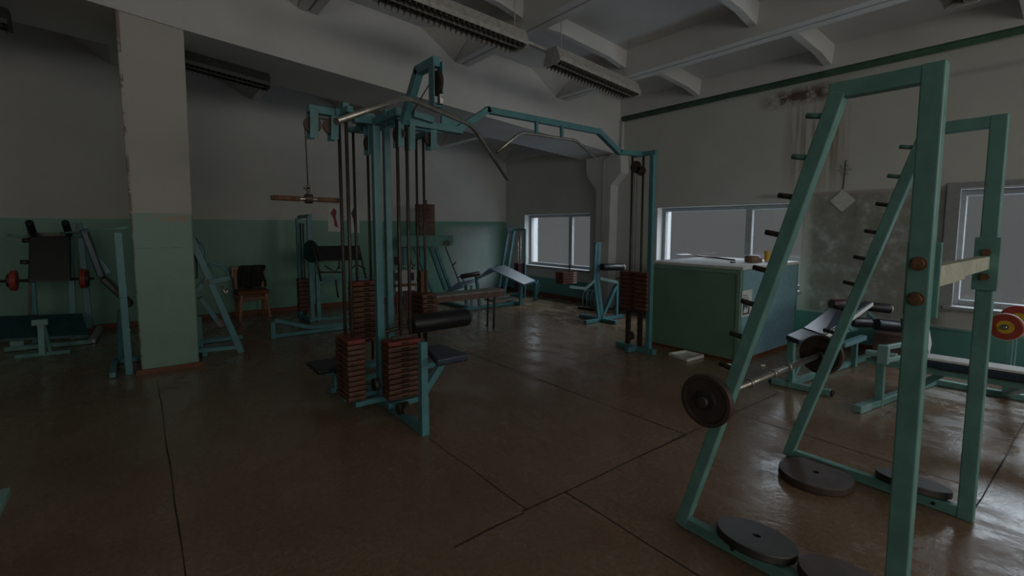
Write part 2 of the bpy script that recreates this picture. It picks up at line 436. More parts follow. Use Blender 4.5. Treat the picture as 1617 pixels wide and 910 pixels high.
# cross ribs (haunched at both ends)
def cross(x0, x1, y, dp, w=.08):
    for (a, b, d0, d1) in ((x0, x0+.3, dp*1.0, dp*.8), (x0+.3, x1-.3, dp*.8, dp*.8), (x1-.3, x1, dp*.8, dp)):
        ce.hexa([(a,y-w/2,zc(a)-d0),(b,y-w/2,zc(b)-d1),(b,y+w/2,zc(b)-d1),(a,y+w/2,zc(a)-d0),(a,y-w/2-.03,zc(a)+.02),(b,y-w/2-.03,zc(b)+.02),(b,y+w/2+.03,zc(b)+.02),(a,y+w/2+.03,zc(a)+.02)])
for y in (4.20, 2.50, .85, -.85, -2.5): cross(5.40, XR-.08, y-.1, .22)
for y in (4.30, 2.60, .95, -.75, -2.4): cross(3.67, 5.16, y, .21); cross(1.74, 3.43, y, .21); cross(-.13, 1.5, y, .2)
for y in (4.30, 2.60, .95): cross(-1.98, -.37, y, .2)
# rib along the window wall
slopebox(ce, XR-.10, XR+.05, YF, 5.6, lambda x: 3.31, lambda x: 3.60)
# far bay ribs with haunches onto the back wall
for xc in (-1.95, -.19, 1.54, 3.28, 5.0, 6.6):
    slopebox(ce, xc, xc+.10, yfar(xc)-.1, YB, lambda x: zf(x)-.32, lambda x: zf(x)+.05)
    ce.add([(xc-.55, YB, zf(xc-.55)), (xc, YB, zf(xc)-.32), (xc, YB, zf(xc)), (xc, YB-.6, zf(xc))], [(0,1,2),(0,1,3),(1,2,3),(0,2,3)])
struct(ce.build('ceiling', 'ceiling'))
# the big beam
bm_ = MB()
xs = [XL, .45, 3.5, XR+.05]
for i in range(3):
    a, b = xs[i], xs[i+1]
    bm_.hexa([(a,yn(a),zb(a)),(b,yn(b),zb(b)),(b,yfar(b),zb(b)+.01),(a,yfar(a),zb(a)+.01),(a,yn(a),5),(b,yn(b),5),(b,yfar(b),5),(a,yfar(a),5)])
struct(bm_.build('trim_3', 'ceiling')); bpy.data.objects['trim_3'].name = 'trim_3'
# pillar
pil = MB(); pil.hexa([(-.06,5.9,0),(.42,5.9,0),(.42,6.4,0),(-.06,6.4,0),(-.075,5.9,zb(-.075)-.001),(.45,5.9,zb(.45)-.001),(.45,6.4,zb(.45)-.001),(-.075,6.4,zb(-.075)-.001)])
struct(pil.build('trim_4', 'pillar', bevel=.012))
t = MB(); t.box(-.10, .46, 5.875, 5.9, 0, .045); t.box(-.085, -.06, 5.9, 6.4, 0, .045); t.box(.42, .445, 5.9, 6.4, 0, .045)
struct(t.build('trim_5', 'base_brown'))
# pilaster with corbelled head on the window wall
px_ = 6.48
pp = [(5.66,0),(5.98,0),(5.96,2.1),(6.2,2.36),(6.22,2.68),(5.42,2.68),(5.40,2.36),(5.62,2.16)]
struct(MB().prism([(px_, y, z) for y, z in pp], (XR-px_, 0, 0)).build('trim_6', 'ceiling', bevel=.01))
# heating pipe + conduits
struct(MB().tube([(XR-.04, YB-.02, 3.27), (XR-.06, YF+.1, 3.29)], .042, 12).build('trim_7', 'pipe_green'))
cd = MB(); cd.tube([(XR-.115, 5.50, 3.24), (XR-.115, 5.47, 3.2), (XR-.115, 5.49, 2.72)], .012, 8)
cd.tube([(6.44, 5.50, 2.69), (6.44, 5.74, 2.62), (6.44, 5.75, 2.4), (6.44, 5.76, 1.2)], .012, 8, .05)
struct(cd.build('trim_8', 'pipe_white'))

# ------------------------------------------------------------------ lamps
def lamp(a, b, label, mats=('lamp_metal', 'lamp_dark'), w=.26, n_lv=24, group='louvred ceiling lamps', rods=True, rail=None):
    a = V(a); b = V(b); d = (b-a).normalized(); sd = V((0,1,0)); up = V((0,0,1)); c = (a+b)/2
    t = thing('ceiling_lamp', label, 'lamp', c+up*.16, group)
    L = (b-a).length
    def q(s, o, h): return a+d*s+sd*o+up*h
    hs = MB()   # trough housing, open below
    prof = [(-w/2, .03), (-w/2, .045), (-w*.28, .16), (w*.28, .16), (w/2, .045), (w/2, .03), (w*.24, .145), (-w*.24, .145)]
    for i in range(len(prof)):
        (o0, h0), (o1, h1) = prof[i], prof[(i+1) % len(prof)]
        hs.add([q(0, o0, h0), q(L, o0, h0), q(L, o1, h1), q(0, o1, h1)], [(0,1,2,3)])
    hs.build('housing', mats[0], t)
    for s0 in (0, L):
        e = MB(); e.prism([q(s0, o, h) for o, h in [(-w/2, .0), (-w/2, .045), (-w*.28, .16), (w*.28, .16), (w/2, .045), (w/2, 0), (w*.3, -.02), (-w*.3, -.02)]], d*(.02 if s0 else -.02))
        e.build('end_cap', mats[0], t)
    g = MB()
    for k in range(n_lv+1):
        s = L*(k+.5)/(n_lv+1)
        for o0, o1 in ((-w*.5, -.004), (w*.5, .004)):
            g.prism([q(s, o0, .040), q(s, o1, .040), q(s, o1, -.004), q(s, (o0+o1)/2, .006), q(s, o0, -.030)], d*.003)
    g.bar(q(0, 0, .015), q(L, 0, .015), .006, .045)
    e = MB()
    for o in (-w/2, w/2): e.bar(q(0, o, .018), q(L, o, .018), .006, .035)
    e.build('side_strip', mats[0], t)
    g.build('louvre_grille', mats[1], t)
    for o in (-.06, .06): MB().cyl(q(.03, o, .085), q(L-.03, o, .085), .019, 10).build('tube', 'tube', t)
    if rods:
        r = MB()
        for s in (.12, L-.06):
            p = q(s, 0, .15); r.cyl(p, (p.x, p.y, zc(p.x)-.004), .006, 6); r.bar(p-d*.02, p+d*.02, .05, .03)
        r.build('hanger', 'lamp_metal', t)
    return t
yl = 4.05
l2a, l2b = Y(873, 100, yl), Y(997, 152, yl)
lamp(l2a, l2b, 'dusty louvred lamp hanging nearest the corner above the pull-up arch')
l1b = Y(820, 76, yl); dl = (l1b-Y(618, 0, yl)).normalized(); l1a = l1b-dl*1.5
lamp(l1a, l1b, 'louvred lamp cut by the top edge of the photo, above the pulley boom')
l3b = Z(1524, 3, 3.36); lamp(l3b-V((1.25,0,-.13)), l3b, 'yellowish lamp end at the top right edge of the photo', n_lv=22)
rp0 = l1a-dl*.3+V((0,.1,.19)); rp1 = l2b+V((0,.1,.17))
tag(MB().bar(rp0, rp1, .045, .03).build('lamp_rail', 'lamp_metal', org=rp0), 'long grey metal strip running above the two louvred lamps', 'rail')
for (pa, pb, lab) in (((Y(421, 139, 6.62)), 1.3, 'dark grimy louvred lamp just right of the pillar top'), ((Y(12, 44, 6.62)), 1.3, 'dark lamp end at the left edge of the photo')):
    dd = V((1, 0, -.117)).normalized()
    lamp(pa-dd*pb, pa, lab, ('lamp_black', 'lamp_black'), rods=False, group='dark lamps under the big beam')
    t_ = MB(); 
    for s in (.15, pb-.1):
        p = pa-dd*s+V((0,0,.16)); t_.cyl(p, (p.x, p.y, zb(p.x)-.0), .006, 6)
    t_.build('hanger', 'lamp_black', [o for o in COL.objects if o.get('label') == lab][0])

# ------------------------------------------------------------------ the multi-station cable machine with its pull-up arch
cm = thing('cable_machine', 'tall teal multi-station cable machine with brown weight stacks and pull-up arch, centre', 'gym machine', (1.5, 3.7, 0))
T = 'teal_blue'
b = MB(); b.bar((1.5,2.93,.03), (1.5,4.95,.03), .05, .055)
b.bar((1.25,3.62,.075), (1.5,3.62,.075), .05, .04); b.bar((1.44,3.44,.075), (1.74,3.44,.075), .05, .04); b.bar((1.22,3.80,.075), (1.5,3.80,.075), .05, .04)
b.bar((1.5,4.3,.05), (2.42,4.3,.05), .05, .05); b.bar((1.45,4.72,.05), (1.95,4.72,.05), .05, .05); b.bar((1.5,4.5,.10), (2.42,4.5,.10), .04, .04)
b.bar((1.24,4.2,.03), (1.5,4.2,.03), .05, .05)
b.build('base_frame', T, cm, .004)
b = MB(); b.bar((1.5,2.955,0), (1.5,2.955,.66), .05); b.bar((1.5,2.955,0), (1.5,2.955,.27), .056)
b.build('front_post', T, cm, .003)
b = MB(); b.bar((1.5,2.965,.29), (1.70,2.99,.515), .045); b.build('seat_strut', T, cm, .003)
sp_ = [Z(670,546,.57), Z(690,568,.57), Z(740,558,.57), Z(696,543,.57)]
MB().prism([(p.x, p.y, .515) for p in sp_], (0,0,.055)).build('seat', 'navy_pad', cm, .016, 3)
b = MB(); b.bar((1.5,3.7,0), (1.5,3.7,2.285), .058); b.build('column', T, cm, .004)
c2 = Y(611.5, 300, 4.15); b = MB(); b.bar((c2.x,4.15,.05), (c2.x,4.15,2.42), .056); b.build('column', T, cm, .004)
b = MB(); b.bar((1.5,3.25,2.26), (1.5,3.98,2.26), .055)
b.bar(Y(558,188,3.72), Y(606,193,3.72), .055); b.bar(Y(563,197,3.9), Y(604,201,3.9), .05)
b.bar(Y(606,179,3.45), Y(640,186,3.45), .055); b.bar(Y(640,192,3.5), Y(729,207,3.5), .055)
b.bar(Y(652,180,3.45), Y(684,190,3.45), .05); b.bar((c2.x,3.72,2.3), (c2.x,4.2,2.38), .05); b.bar((1.5,4.15,2.36), (c2.x+.55,4.15,2.36), .05)
b.bar(Y(545,163,3.75), Y(545,186,3.75), .05); b.bar(Y(486,171,3.75), Y(566,186,3.75), .055)
b.bar((1.5,3.72,2.28), (c2.x,4.15,2.36), .05); b.bar(Y(696,191,3.52), Y(724,198,3.52), .03, .09)
b.build('top_frame', T, cm, .004)
def pulley(c, ax, r=.055):
    mb = MB(); mb.lathe(c, ax, [(.006, -.012), (r, -.012), (r*.86, 0), (r, .012), (.006, .012)], 24)
    mb.cyl(V(c)-V(ax).normalized()*.03, V(c)+V(ax).normalized()*.03, .008, 8)
    return mb.build('pulley', 'rust_iron', cm)
def bracket(u0, u1, v0, v1, y, dy=.045):
    mb = MB()
    for s in (-dy, dy):
        p = [Y(u0, v0, y), Y(u1, v0, y), Y(u1, v1, y), Y(u0, v1, y)]
        mb.prism([q+V((0, s, 0)) for q in p], (0, .006, 0))
    return mb.build('pulley_bracket', T, cm, .002)
bracket(487, 500, 174, 219, 3.75); pulley(Y(493.5, 197, 3.75), (0,1,0), .062)
bracket(520, 532, 184, 222, 3.75); pulley(Y(523, 200, 3.75), (0,1,0), .06)
bracket(578, 588, 198, 244, 3.8); pulley(Y(583, 226, 3.8), (1,.3,0), .06)
bracket(625, 634, 190, 233, 3.5); pulley(Y(630, 212, 3.5), (1,.3,0), .06)
bracket(643, 652, 190, 237, 3.5); bracket(676, 686, 206, 237, 3.5); pulley(Y(680, 220, 3.5), (0,1,0), .055)
# boom over the seat
bp = [X(638,192,1.5), X(661,112,1.5), X(687,98,1.5)]
b = MB(); b.bar(bp[0], bp[1], .05, .065, (0,-1,0), .01); b.bar(bp[1], bp[2], .05, .06, (0,0,1), .02); b.build('boom', T, cm, .004)
b = MB(); e = bp[2]
for s in (-.03, .03): b.box(e.x+s-.003, e.x+s+.003, e.y-.04, e.y+.025, e.z-.27, e.z+.0)
b.box(e.x-.03, e.x+.03, e.y-.035, e.y+.02, e.z-.275, e.z-.265); b.build('pulley_bracket', T, cm)
pulley((e.x, e.y-.008, e.z-.13), (1,0,0), .075)
# cables
def cable(*pts, r=.004): return MB().tube(pts, r, 6).build('cable', 'cable', cm)
pc = V((e.x, e.y-.06, e.z-.27)); LATC = V((1.5, 2.66, 2.205))
cable(V((e.x, e.y-.075, e.z-.13)), LATC+V((0,0,.05))); cable(V((e.x, e.y+.05, e.z-.1)), X(636,192,1.5)+V((.03,0,0)))
cable(Y(481.5,198,3.75), Y(486.5,298,3.75)); cable(Y(500,187,3.75), Y(521,189,3.75))
cable(Y(582,246,3.8), Y(587,440,3.8)); cable(Y(626,236,3.48), Y(630,520,3.48))
# arch
ar = [Y(722,205,3.5), Y(770,174,3.5), Y(945,208,3.5), Y(977,240,3.5)]
b = MB()
for i in range(3): b.bar(ar[i], ar[i+1], .055, .055, (0,1,0), .02)
b.bar(ar[3], (4.62, 3.5, 2.27), .055, .055); b.bar((4.55, 3.30, 2.265), (4.55, 3.62, 2.265), .05); b.build('arch', T, cm, .004)
b = MB(); b.tube([Y(785,241,3.45), Y(822,209,3.45), Y(910,222,3.45), Y(940,250,3.45)], .014, 10, .06); b.build('pull_up_handle', 'steel', cm)
for u, v0, v1 in ((847, 189, 213), (887, 197, 218)):
    MB().bar(Y(u,v0,3.48), Y(u,v1,3.46), .028).build('handle_link', T, cm, .002)
# right tower
b = MB(); b.bar((4.55,3.26,.03), (4.55,3.80,.03), .07, .06); b.bar((4.38,3.52,.03), (4.55,3.52,.03), .06, .05); b.build('tower_base', T, cm, .004)
b = MB(); b.bar((4.55,3.345,0), (4.55,3.345,2.27), .055); b.build('tower_post', T, cm, .004)
pulley((4.55,3.58,2.13), (1,0,0), .07); pulley((4.55,3.50,2.08), (1,0,0), .055); pulley((4.55, 3.6, .16), (1,0,0), .05)
def rods(pts, z0, z1, r=.013):
    for x, y in pts: MB().cyl((x, y, z0), (x, y, z1), r, 10).build('guide_rod', 'dark_steel', cm)
rods([(4.55,3.63), (4.55,3.475)], .06, 2.26)
b = MB(); b.bar((4.55,3.64,.06), (4.55,3.64,.47), .05, .04); b.bar((4.55,3.47,.06), (4.55,3.47,.47), .05, .04); b.bar((4.55,3.40,.47),(4.55,3.70,.47),.09,.03)
b.build('stack_stand', 'dark_steel', cm, .003)
for y in (3.60, 3.56): cable((4.55, y, .95), (4.55, y, 2.1), r=.003)
def stack(x0, x1, y0, y1, z0, z1, n, red=True, face='y'):
    h = (z1-z0)/n
    for i in range(n):
        j = random.uniform(-.003, .003); k = random.uniform(-.003, .003)
        mb = MB(); a = z0+i*h
        mb.box(x0+j, x1+j, y0+k, y1+k, a+.002, a+h-.002)
        # chamfer by hand so every brick reads
        o = mb.build('weight_plate', 'red_weight' if (red and i == n-1) else 'brick', cm, min(.011, h*.28), 2)
        if face == 'y': nx = (x0+x1)/2; q = MB().box(nx-.035+j, nx+.03+j, y0+k-.0025, y0+k+.02, a+h*.3, a+h*.68)
        else: ny = (y0+y1)/2; q = MB().box(x0+j-.0025, x0+j+.02, ny-.03, ny+.03, a+h*.3, a+h*.68)
        q.build('pin_slot', 'seam', o)
stack(1.44, 1.715, 3.40, 3.55, .115, .575, 11)
stack(1.185, 1.325, 3.56, 3.86, .115, .595, 12, face='x')
bl = Y(557,450,4.62); br_ = Y(595,450,4.62)
stack(bl.x, br_.x+.04, 4.62, 4.77, .30, .915, 12)
r0 = Y(668,470,4.32); r1 = Y(691,468,4.32)
stack(r0.x, r1.x, 4.32, 4.62, .38, .775, 8, red=False)
stack(4.49, 4.61, 3.34, 3.74, .485, .93, 9, red=False, face='x')
rods([(1.58+.0, 3.475)], .1, 2.25); q = Y(617, 400, 3.475); qq = Y(645.5, 400, 3.475)

rods([(qq.x, 3.475)], .1, 2.25)
for u in (552.5, 541.5):
    p = X(u, 400, 1.255); rods([(1.255, p.y)], .1, 2.33)
rods([(bl.x+.07, 4.69), (bl.x+.21, 4.69)], .1, 2.36)
for u in (660, 671):
    p = X(u, 400, (r0.x+r1.x)/2); rods([(p.x, min(max(p.y, 4.36), 4.58))], .1, 2.36)
b = MB(); b.bar((1.2,3.72,2.3), (1.5,3.72,2.3), .05); b.bar(((r0.x+r1.x)/2,4.15,2.36), ((r0.x+r1.x)/2,4.62,2.36), .05); b.bar((1.255,3.55,2.30), (1.255,3.95,2.30), .045)
b.bar((bl.x,4.69,2.38), (bl.x+.3,4.69,2.38), .05); b.bar((bl.x+.1,4.15,2.38), (bl.x+.1,4.69,2.38), .05); b.build('rod_head', T, cm, .003)
bx = (r0.x+r1.x)/2
MB().box(bx-.05, bx+.03, 4.42, 4.50, .775, 1.0).build('selector_block', 'brick', cm, .004)
MB().box(1.50, 1.66, 3.46, 3.49, .575, .60).build('selector_bar', 'dark_steel', cm, .003)
# roller pad station and low foot pad
b = MB(); ra, rb = Y(648,506,3.86), Y(738,502,3.86); ra.z = rb.z = (ra.z+rb.z)/2-.015
b.cyl(ra, rb, .085, 20); b.build('roller_pad', 'black_pad', cm, .02, 3)
b = MB(); b.tube([V((1.52,3.7,ra.z)), ra, rb+V((.03,0,0))], .016, 8); b.build('roller_bar', 'dark_steel', cm)
MB().box(1.10, 1.47, 4.05, 4.40, .225, .265).build('foot_pad', 'black_pad', cm, .014, 3)
b = MB(); b.bar((1.29,4.2,.03), (1.29,4.2,.225), .04); b.bar((1.2,4.2,.19), (1.47,4.2,.19), .04); b.build('pad_support', T, cm, .003)
b = MB(); b.tube([V((1.50,3.25,.10)), V((1.5,3.2,.10))], .035, 12); b.cyl((1.46,3.3,.085), (1.54,3.3,.085), .045, 16); b.cyl((1.44,3.62,.2),(1.40,3.62,.2),.05,16)
b.build('low_pulley', 'dark_steel', cm)
# lat bar
dirn = V((.83, .557, 0)).normalized(); nrm = V((-dirn.y, dirn.x, 0))
pts = [PL(u, v, LATC, nrm) for u, v in ((531,192), (640,153), (745,198), (801,283))]
lb = thing('lat_pulldown_bar', 'long bent steel pulldown bar hanging from the boom of the cable machine', 'bar', LATC)
MB().tube(pts, .0155, 12, .10).build('bar', 'steel', lb)
b = MB(); b.box(LATC.x-.012, LATC.x+.012, LATC.y-.012, LATC.y+.012, LATC.z-.01, LATC.z+.05); b.cyl(LATC+V((0,-.02,.035)), LATC+V((.03,.03,.035)), .007, 8); b.build('clamp', 'steel', lb, .002)
h0, h1 = Y(427,312,3.75), Y(536,317,3.75); hc = Y(487.5, 314, 3.75)
hb = thing('straight_pull_bar', 'short straight pull bar with rusty grips hanging left of the machine', 'bar', hc)
MB().tube([h0, h1], .0165, 12).build('bar', 'steel', hb)
for s0, s1 in ((.03, .40), (.66, .98)): MB().tube([h0.lerp(h1, s0), h0.lerp(h1, s1)], .0185, 12).build('grip', 'rust', hb)
b = MB(); b.cyl(hc-V((.025,0,0)), hc+V((.025,0,0)), .035, 16); b.box(hc.x-.012, hc.x+.012, hc.y-.01, hc.y+.01, hc.z+.02, hc.z+.10); b.box(hc.x-.03, hc.x+.01, hc.y-.01, hc.y+.01, hc.z+.07, hc.z+.085); b.build('swivel_clamp', 'dark_steel', hb, .002)

# ------------------------------------------------------------------ A-frame rack in the right foreground
RX = (2.02, 3.18)
rk = thing('barbell_rack', 'large teal A-frame rack with peg rests, right foreground', 'rack', (2.6, .85, 0))
for i, x in enumerate(RX):
    w, d = .05, .062
    MB().bar((x,.43,0), (x,.43,1.965), w, d, (0,1,0)).build('upright', 'teal', rk, .005)
    MB().bar((x,1.262,.01), (x,.692,1.93), w, .053, (0,1,0)).build('inclined_post', 'teal', rk, .005)
    MB().bar((x,.455,.029), (x,1.265,.029), w-.006, .055).build('base_rail', 'teal', rk, .005)
    MB().bar((x,.41,1.935), (x,.72,1.935), w-.004, .058, (0,0,1)).build('top_rail', 'teal', rk, .005)
    for k in range(8):
        z = 1.855-.1465*k; y = 1.262-(z-.01)*(.570/1.92)+.02
        if k == 3 and i == 0: pass
        mb = MB(); dy = V((0, .064, .012)); p = V((x, y, z)); mb.cyl(p, p+dy, .011, 10)
        mb.build('peg', 'teal' if k < 2 else 'dark_steel', rk)
    hs = MB()
    for yy_ in (.55, .63, .71, 1.0): hs.cyl((x-w/2-.0015, yy_, .032), (x-w/2+.004, yy_, .032), .009, 10)
    hs.build('bolt_hole', 'seam', rk)
for i, x in enumerate(RX):
    s = 1 if i == 0 else -1
    # clamp plates and rusty bolts
    xa = x+s*.027
    MB().box(xa, xa+s*.012, .385, .475, 1.15, 1.40).build('bracket_plate', 'teal', rk, .003)
    if i: MB().box(x-.026-.008, x-.026, .385, .475, 1.15, 1.40).build('bracket_plate', 'teal', rk, .003)
    for z in (1.33, 1.215):
        mb = MB(); xb_ = x-.025 if i == 0 else x-.034
        mb.cyl((xb_, .43, z), (xb_-.018, .43, z), .018, 6); mb.cyl((xb_, .43, z), (xb_-.004, .43, z), .023, 14)
        mb.build('bolt', 'rust', rk)
b = MB(); b.bar((2.06,.44,1.275), (2.62,.44,1.275), .05, .075); b.build('cross_beam', 'cream', rk, .005)
b = MB(); b.bar((2.60,.44,1.28), (3.14,.44,1.28), .044, .062); b.build('cross_beam_sleeve', 'cream', rk, .004)
# hanging pin below one of the pegs
# barbell low in the rack
ba, bb = V((1.90, 1.13, .675)), V((3.42, 1.13, .675))
bl_ = thing('barbell', 'short steel barbell with two small dark plates lying on the rack pegs', 'barbell', (2.6, 1.13, .675))
b = MB(); b.cyl((2.0,1.13,.675), (3.22,1.13,.675), .0165, 14); b.cyl((1.93,1.13,.675), (2.02,1.13,.675), .016, 14); b.build('bar', 'steel', bl_)
MB().cyl((1.925,1.13,.675), (1.955,1.13,.675), .024, 14).build('end_cap', 'dark_steel', bl_)
for x in (2.35, 2.6, 2.78): MB().cyl((x,1.13,.675), (x+.02,1.13,.675), .022, 14).build('collar', 'steel', bl_)
def disc(mb, c, ax, r, t, hole=.016, rim=.02, dish=.006):
    mb.lathe(c, ax, [(hole, -t/2+dish), (r*.35, -t/2+dish), (r*.42, -t/2+dish*1.6), (r-rim, -t/2+dish*1.6), (r-rim*.8, -t/2), (r, -t/2), (r, t/2), (r-rim*.8, t/2), (r-rim, t/2-dish*1.6), (r*.42, t/2-dish*1.6), (r*.35, t/2-dish), (hole, t/2-dish), (hole, -t/2+dish)], 48)
    return mb
for x in (1.975, 3.25):
    c = Z(0,0) if 0 else V((x-.005, 1.13, .675))
    m_ = disc(MB(), c, (1,0,0), .118, .032).build('weight_disc', 'rust_iron', bl_)
    q = MB(); q.lathe(c, (1,0,0), [(.02,-.022),(.045,-.022),(.045,.022),(.02,.022)], 24); q.build('hub', 'iron', m_)
# four big plates leaning on or lying by the base rails
def bigplate(c, nrm_, r, t, mat, label):
    o = thing('weight_disc', label, 'weight plate', c, 'large loose weight plates around the rack')
    n_ = V(nrm_).normalized(); mb = MB()
    mb.lathe(c, n_, [(.018, -t/2), (r*.985, -t/2), (r, -t/2+.005), (r, t/2-.005), (r*.985, t/2), (.018, t/2), (.018, -t/2)], 72)
    mb.build('disc', mat, o); return o
bigplate(V((3.0, 1.04, .025)), (0,0,1), .185, .042, 'rust_iron', 'dark round plate lying flat at the foot of the far inclined post')
bigplate(V((2.085, .94, .072)), (.20,-.02,1), .163, .035, 'iron', 'grey round plate resting tilted on the near base rail')
bigplate(V((3.235, .655, .070)), (.22,.0,1), .163, .035, 'iron', 'grey round plate lying across the far base rail behind the near upright')
bigplate(V((2.10, .60, .068)), (.18,-.03,1), .165, .035, 'rust_iron', 'reddish brown plate cut by the bottom edge of the photo')

# ------------------------------------------------------------------ green cabinet under the window
cb = thing('counter_cabinet', 'large green board counter cabinet with a white top under the second window', 'cabinet', (5.6, 3.05, 0))
b = MB(); b.box(4.97, 6.30, 2.52, 3.63, .04, 1.0); b.build('carcass', 'cab_green', cb, .003)
b = MB(); b.box(4.945, 4.972, 2.50, 3.65, .03, 1.0); b.build('side_panel', 'cab_green', cb, .003)
b = MB(); b.box(4.935, 4.95, 2.50, 2.545, .04, 1.0); b.box(4.935, 4.95, 3.605, 3.65, .04, 1.0); b.box(4.936, 4.949, 2.545, 3.605, .955, 1.0); b.build('edge_strip', 'cab_edge', cb, .003)
b = MB(); b.box(4.975, 6.27, 2.495, 2.52, .04, 1.0); b.build('front_panel', 'pale_blue' if 'pale_blue' in M else 'pale_teal', cb, .003)
MB().box(6.27, 6.305, 2.49, 2.525, .04, 1.005).build('corner_post', 'teal', cb, .003)
MB().box(4.93, 6.33, 2.48, 3.67, 1.0, 1.03).build('worktop', 'off_white', cb, .004)
MB().box(4.955, 6.29, 2.505, 3.64, 0, .045).build('plinth', 'base_brown', cb)
po = thing('poster', 'white notice with a dark blue picture pinned to the cabinet front', 'poster', (5.06, 2.49, .64))
MB().box(4.955, 5.17, 2.489, 2.4945, .50, .78).build('sheet', 'paper', po)
b = MB(); b.box(4.975, 5.12, 2.487, 2.489, .52, .65); b.build('picture', 'ink', po)
b = MB(); b.prism([(4.99,2.486,.54),(5.02,2.486,.61),(5.05,2.486,.57),(5.09,2.486,.62),(5.08,2.486,.54)], (0,.001,0)); b.build('picture_detail', 'paper', po)
for k in range(3): MB().box(4.975, 5.10-.02*k, 2.487, 2.489, .68+.022*k, .687+.022*k).build('text_line', 'ink', po)
# things on the counter
def lathe_thing(name, label, cat, c, prof, mat, group=None):
    o = MB().lathe(c, (0,0,1), prof, 24).build(name, mat, org=c); return tag(o, label, cat, group)
p = Z(1187, 414, 1.03); lathe_thing('jar', 'brown squat jar on the counter by the window mullion', 'jar', p, [(.001,.001),(.075,.001),(.08,.01),(.08,.07),(.07,.08),(.001,.08)], 'tin')
p = Z(1211, 413, 1.03); lathe_thing('cup', 'tall yellow cup beside the brown jar', 'cup', p, [(.001,.001),(.03,.001),(.034,.13),(.03,.13),(.027,.01),(.001,.01)], 'yellow')
p = Z(1200, 414, 1.03); lathe_thing('lid', 'dark tin between the jar and the yellow cup', 'tin', p+V((.02,.02,0)), [(.001,.001),(.035,.001),(.035,.05),(.001,.05)], 'tin')
a, c = Z(1100, 404, 1.045), Z(1160, 411, 1.045); tag(MB().tube([a, a.lerp(c,.5)+V((0,0,.004)), c], .011, 8).build('rod', 'dark_steel', org=a), 'thin dark rod lying on the counter', 'rod')
for i, (u, v) in enumerate(((1080, 402), (1125, 408))):
    p = Z(u, v, 1.031); a_ = .3+i
    o = MB().prism([p+V((cos(a_+k*pi/2)*.15, sin(a_+k*pi/2)*.12, 0)) for k in range(4)], (0,0,.003)).build('paper_sheet', 'paper', org=p)
    tag(o, ('crumpled grey sheet at the far left of the counter', 'loose paper sheet in front of the dark rod')[i], 'paper')
p = Z(1157, 415, 1.031); tag(MB().box(p.x-.03, p.x+.03, p.y-.02, p.y+.02, 1.031, 1.045).build('pliers', 'dark_steel', bevel=.004, org=p), 'small dark clip near the counter corner', 'clip')
# white tray and scraps on the floor
q = [Z(1058,560), Z(1087,570), Z(1112,563), Z(1084,556)]
tr = MB(); q = [p+V((-.05,-.02,0)) for p in q]; tr.prism([(p.x,p.y,.002) for p in q], (0,0,.006))
for i in range(4): tr.bar(V((q[i].x,q[i].y,.018)), V((q[(i+1)%4].x,q[(i+1)%4].y,.018)), .012, .03)
tag(tr.build('tray', 'white', org=q[0]), 'shallow white tray on the floor against the cabinet', 'tray')
for (u, v, s, lab) in ((1147, 578, .05, 'white strip of scrap by the near cabinet corner'), (1204, 579, .025, 'tiny white scrap on the floor in front of the cabinet')):
    p = Z(u, v); a_ = .6
    tag(MB().bar(p+V((-s,s*.4,.012)), p+V((s,-s*.4,.012)), .03, .02).build('paper_scrap', 'white', bevel=.006, org=p), lab, 'scrap')
# diamond tile on a cord
p = X(1330, 317, XR-.012); r_ = .135
dt = thing('hanging_tag', 'white diamond shaped card hanging on a dark cord from the window wall', 'wall tag', p)
MB().prism([p+V((0,r_,0)), p+V((0,0,r_*.98)), p+V((0,-r_,0)), p+V((0,0,-r_*.98))], (.008,0,0)).build('card', 'off_white', dt)
t0 = X(1336, 253, XR-.012); MB().tube([t0, p+V((0,0,r_))], .005, 6).build('cord', 'cable', dt)
fp = X(1334, 268, XR-.014); b = MB()
for k in range(6):
    a_ = k*pi/3; b.prism([fp, fp+V((0, cos(a_-.3)*.05, sin(a_-.3)*.05)), fp+V((0, cos(a_)*.075, sin(a_)*.075)), fp+V((0, cos(a_+.3)*.05, sin(a_+.3)*.05))], (.004,0,0))
b.build('bow', 'pipe_white', dt)
# ------------------------------------------------------------------ left side machines
TB = 'teal_blue'
hk = thing('hack_squat_machine', 'dark backed squat machine with shoulder rollers and footplate by the back wall, far left', 'gym machine', (-.9, 7.6, 0))
pa, pb_ = Y(46,373,7.5), Y(111,373,7.5); pc_, pd = Y(112,444,7.35), Y(44,446,7.35)
MB().prism([pa, pb_, pc_, pd], (0,.07,0)).build('back_pad', 'black_pad', hk, .012, 3)
for u0, u1 in ((46, 53), (103, 109)):
    MB().cyl(Y(u0,351,7.25), Y(u1,371,7.5), .035, 16).build('shoulder_roller', 'black_pad', hk, .012, 3)
b = MB(); b.bar(Y(50,446,7.45), Y(57,540,7.55), .06); b.bar(Y(110,370,7.6), Y(117,535,7.6), .055); b.bar(Y(125,352,7.75), Y(142,518,7.75), .06); b.bar(Y(128,352,7.72), Y(113,352,7.72), .03)
b.bar(Y(38,352,7.6), Y(42,372,7.6), .03); b.build('frame', TB, hk, .003)
b = MB(); b.bar(Y(43,370,7.6), Y(125,371,7.6), .04); b.bar(Y(43,378,7.65), Y(120,378,7.65), .05); b.bar(Y(46,446,7.4), Y(46,505,7.4), .02); b.build('back_frame', 'dark_steel', hk)
for u, v in ((35,380), (32,414)):
    MB().cyl(Y(u,v,7.6), Y(u+14,v,7.6), .025, 10).build('peg', 'dark_steel', hk)
b = MB(); b.tube([Y(12,371,7.5), Y(44,375,7.5)], .015, 8); b.tube([Y(112,371,7.5), Y(132,373,7.5)], .015, 8); b.build('handle', 'teal', hk)
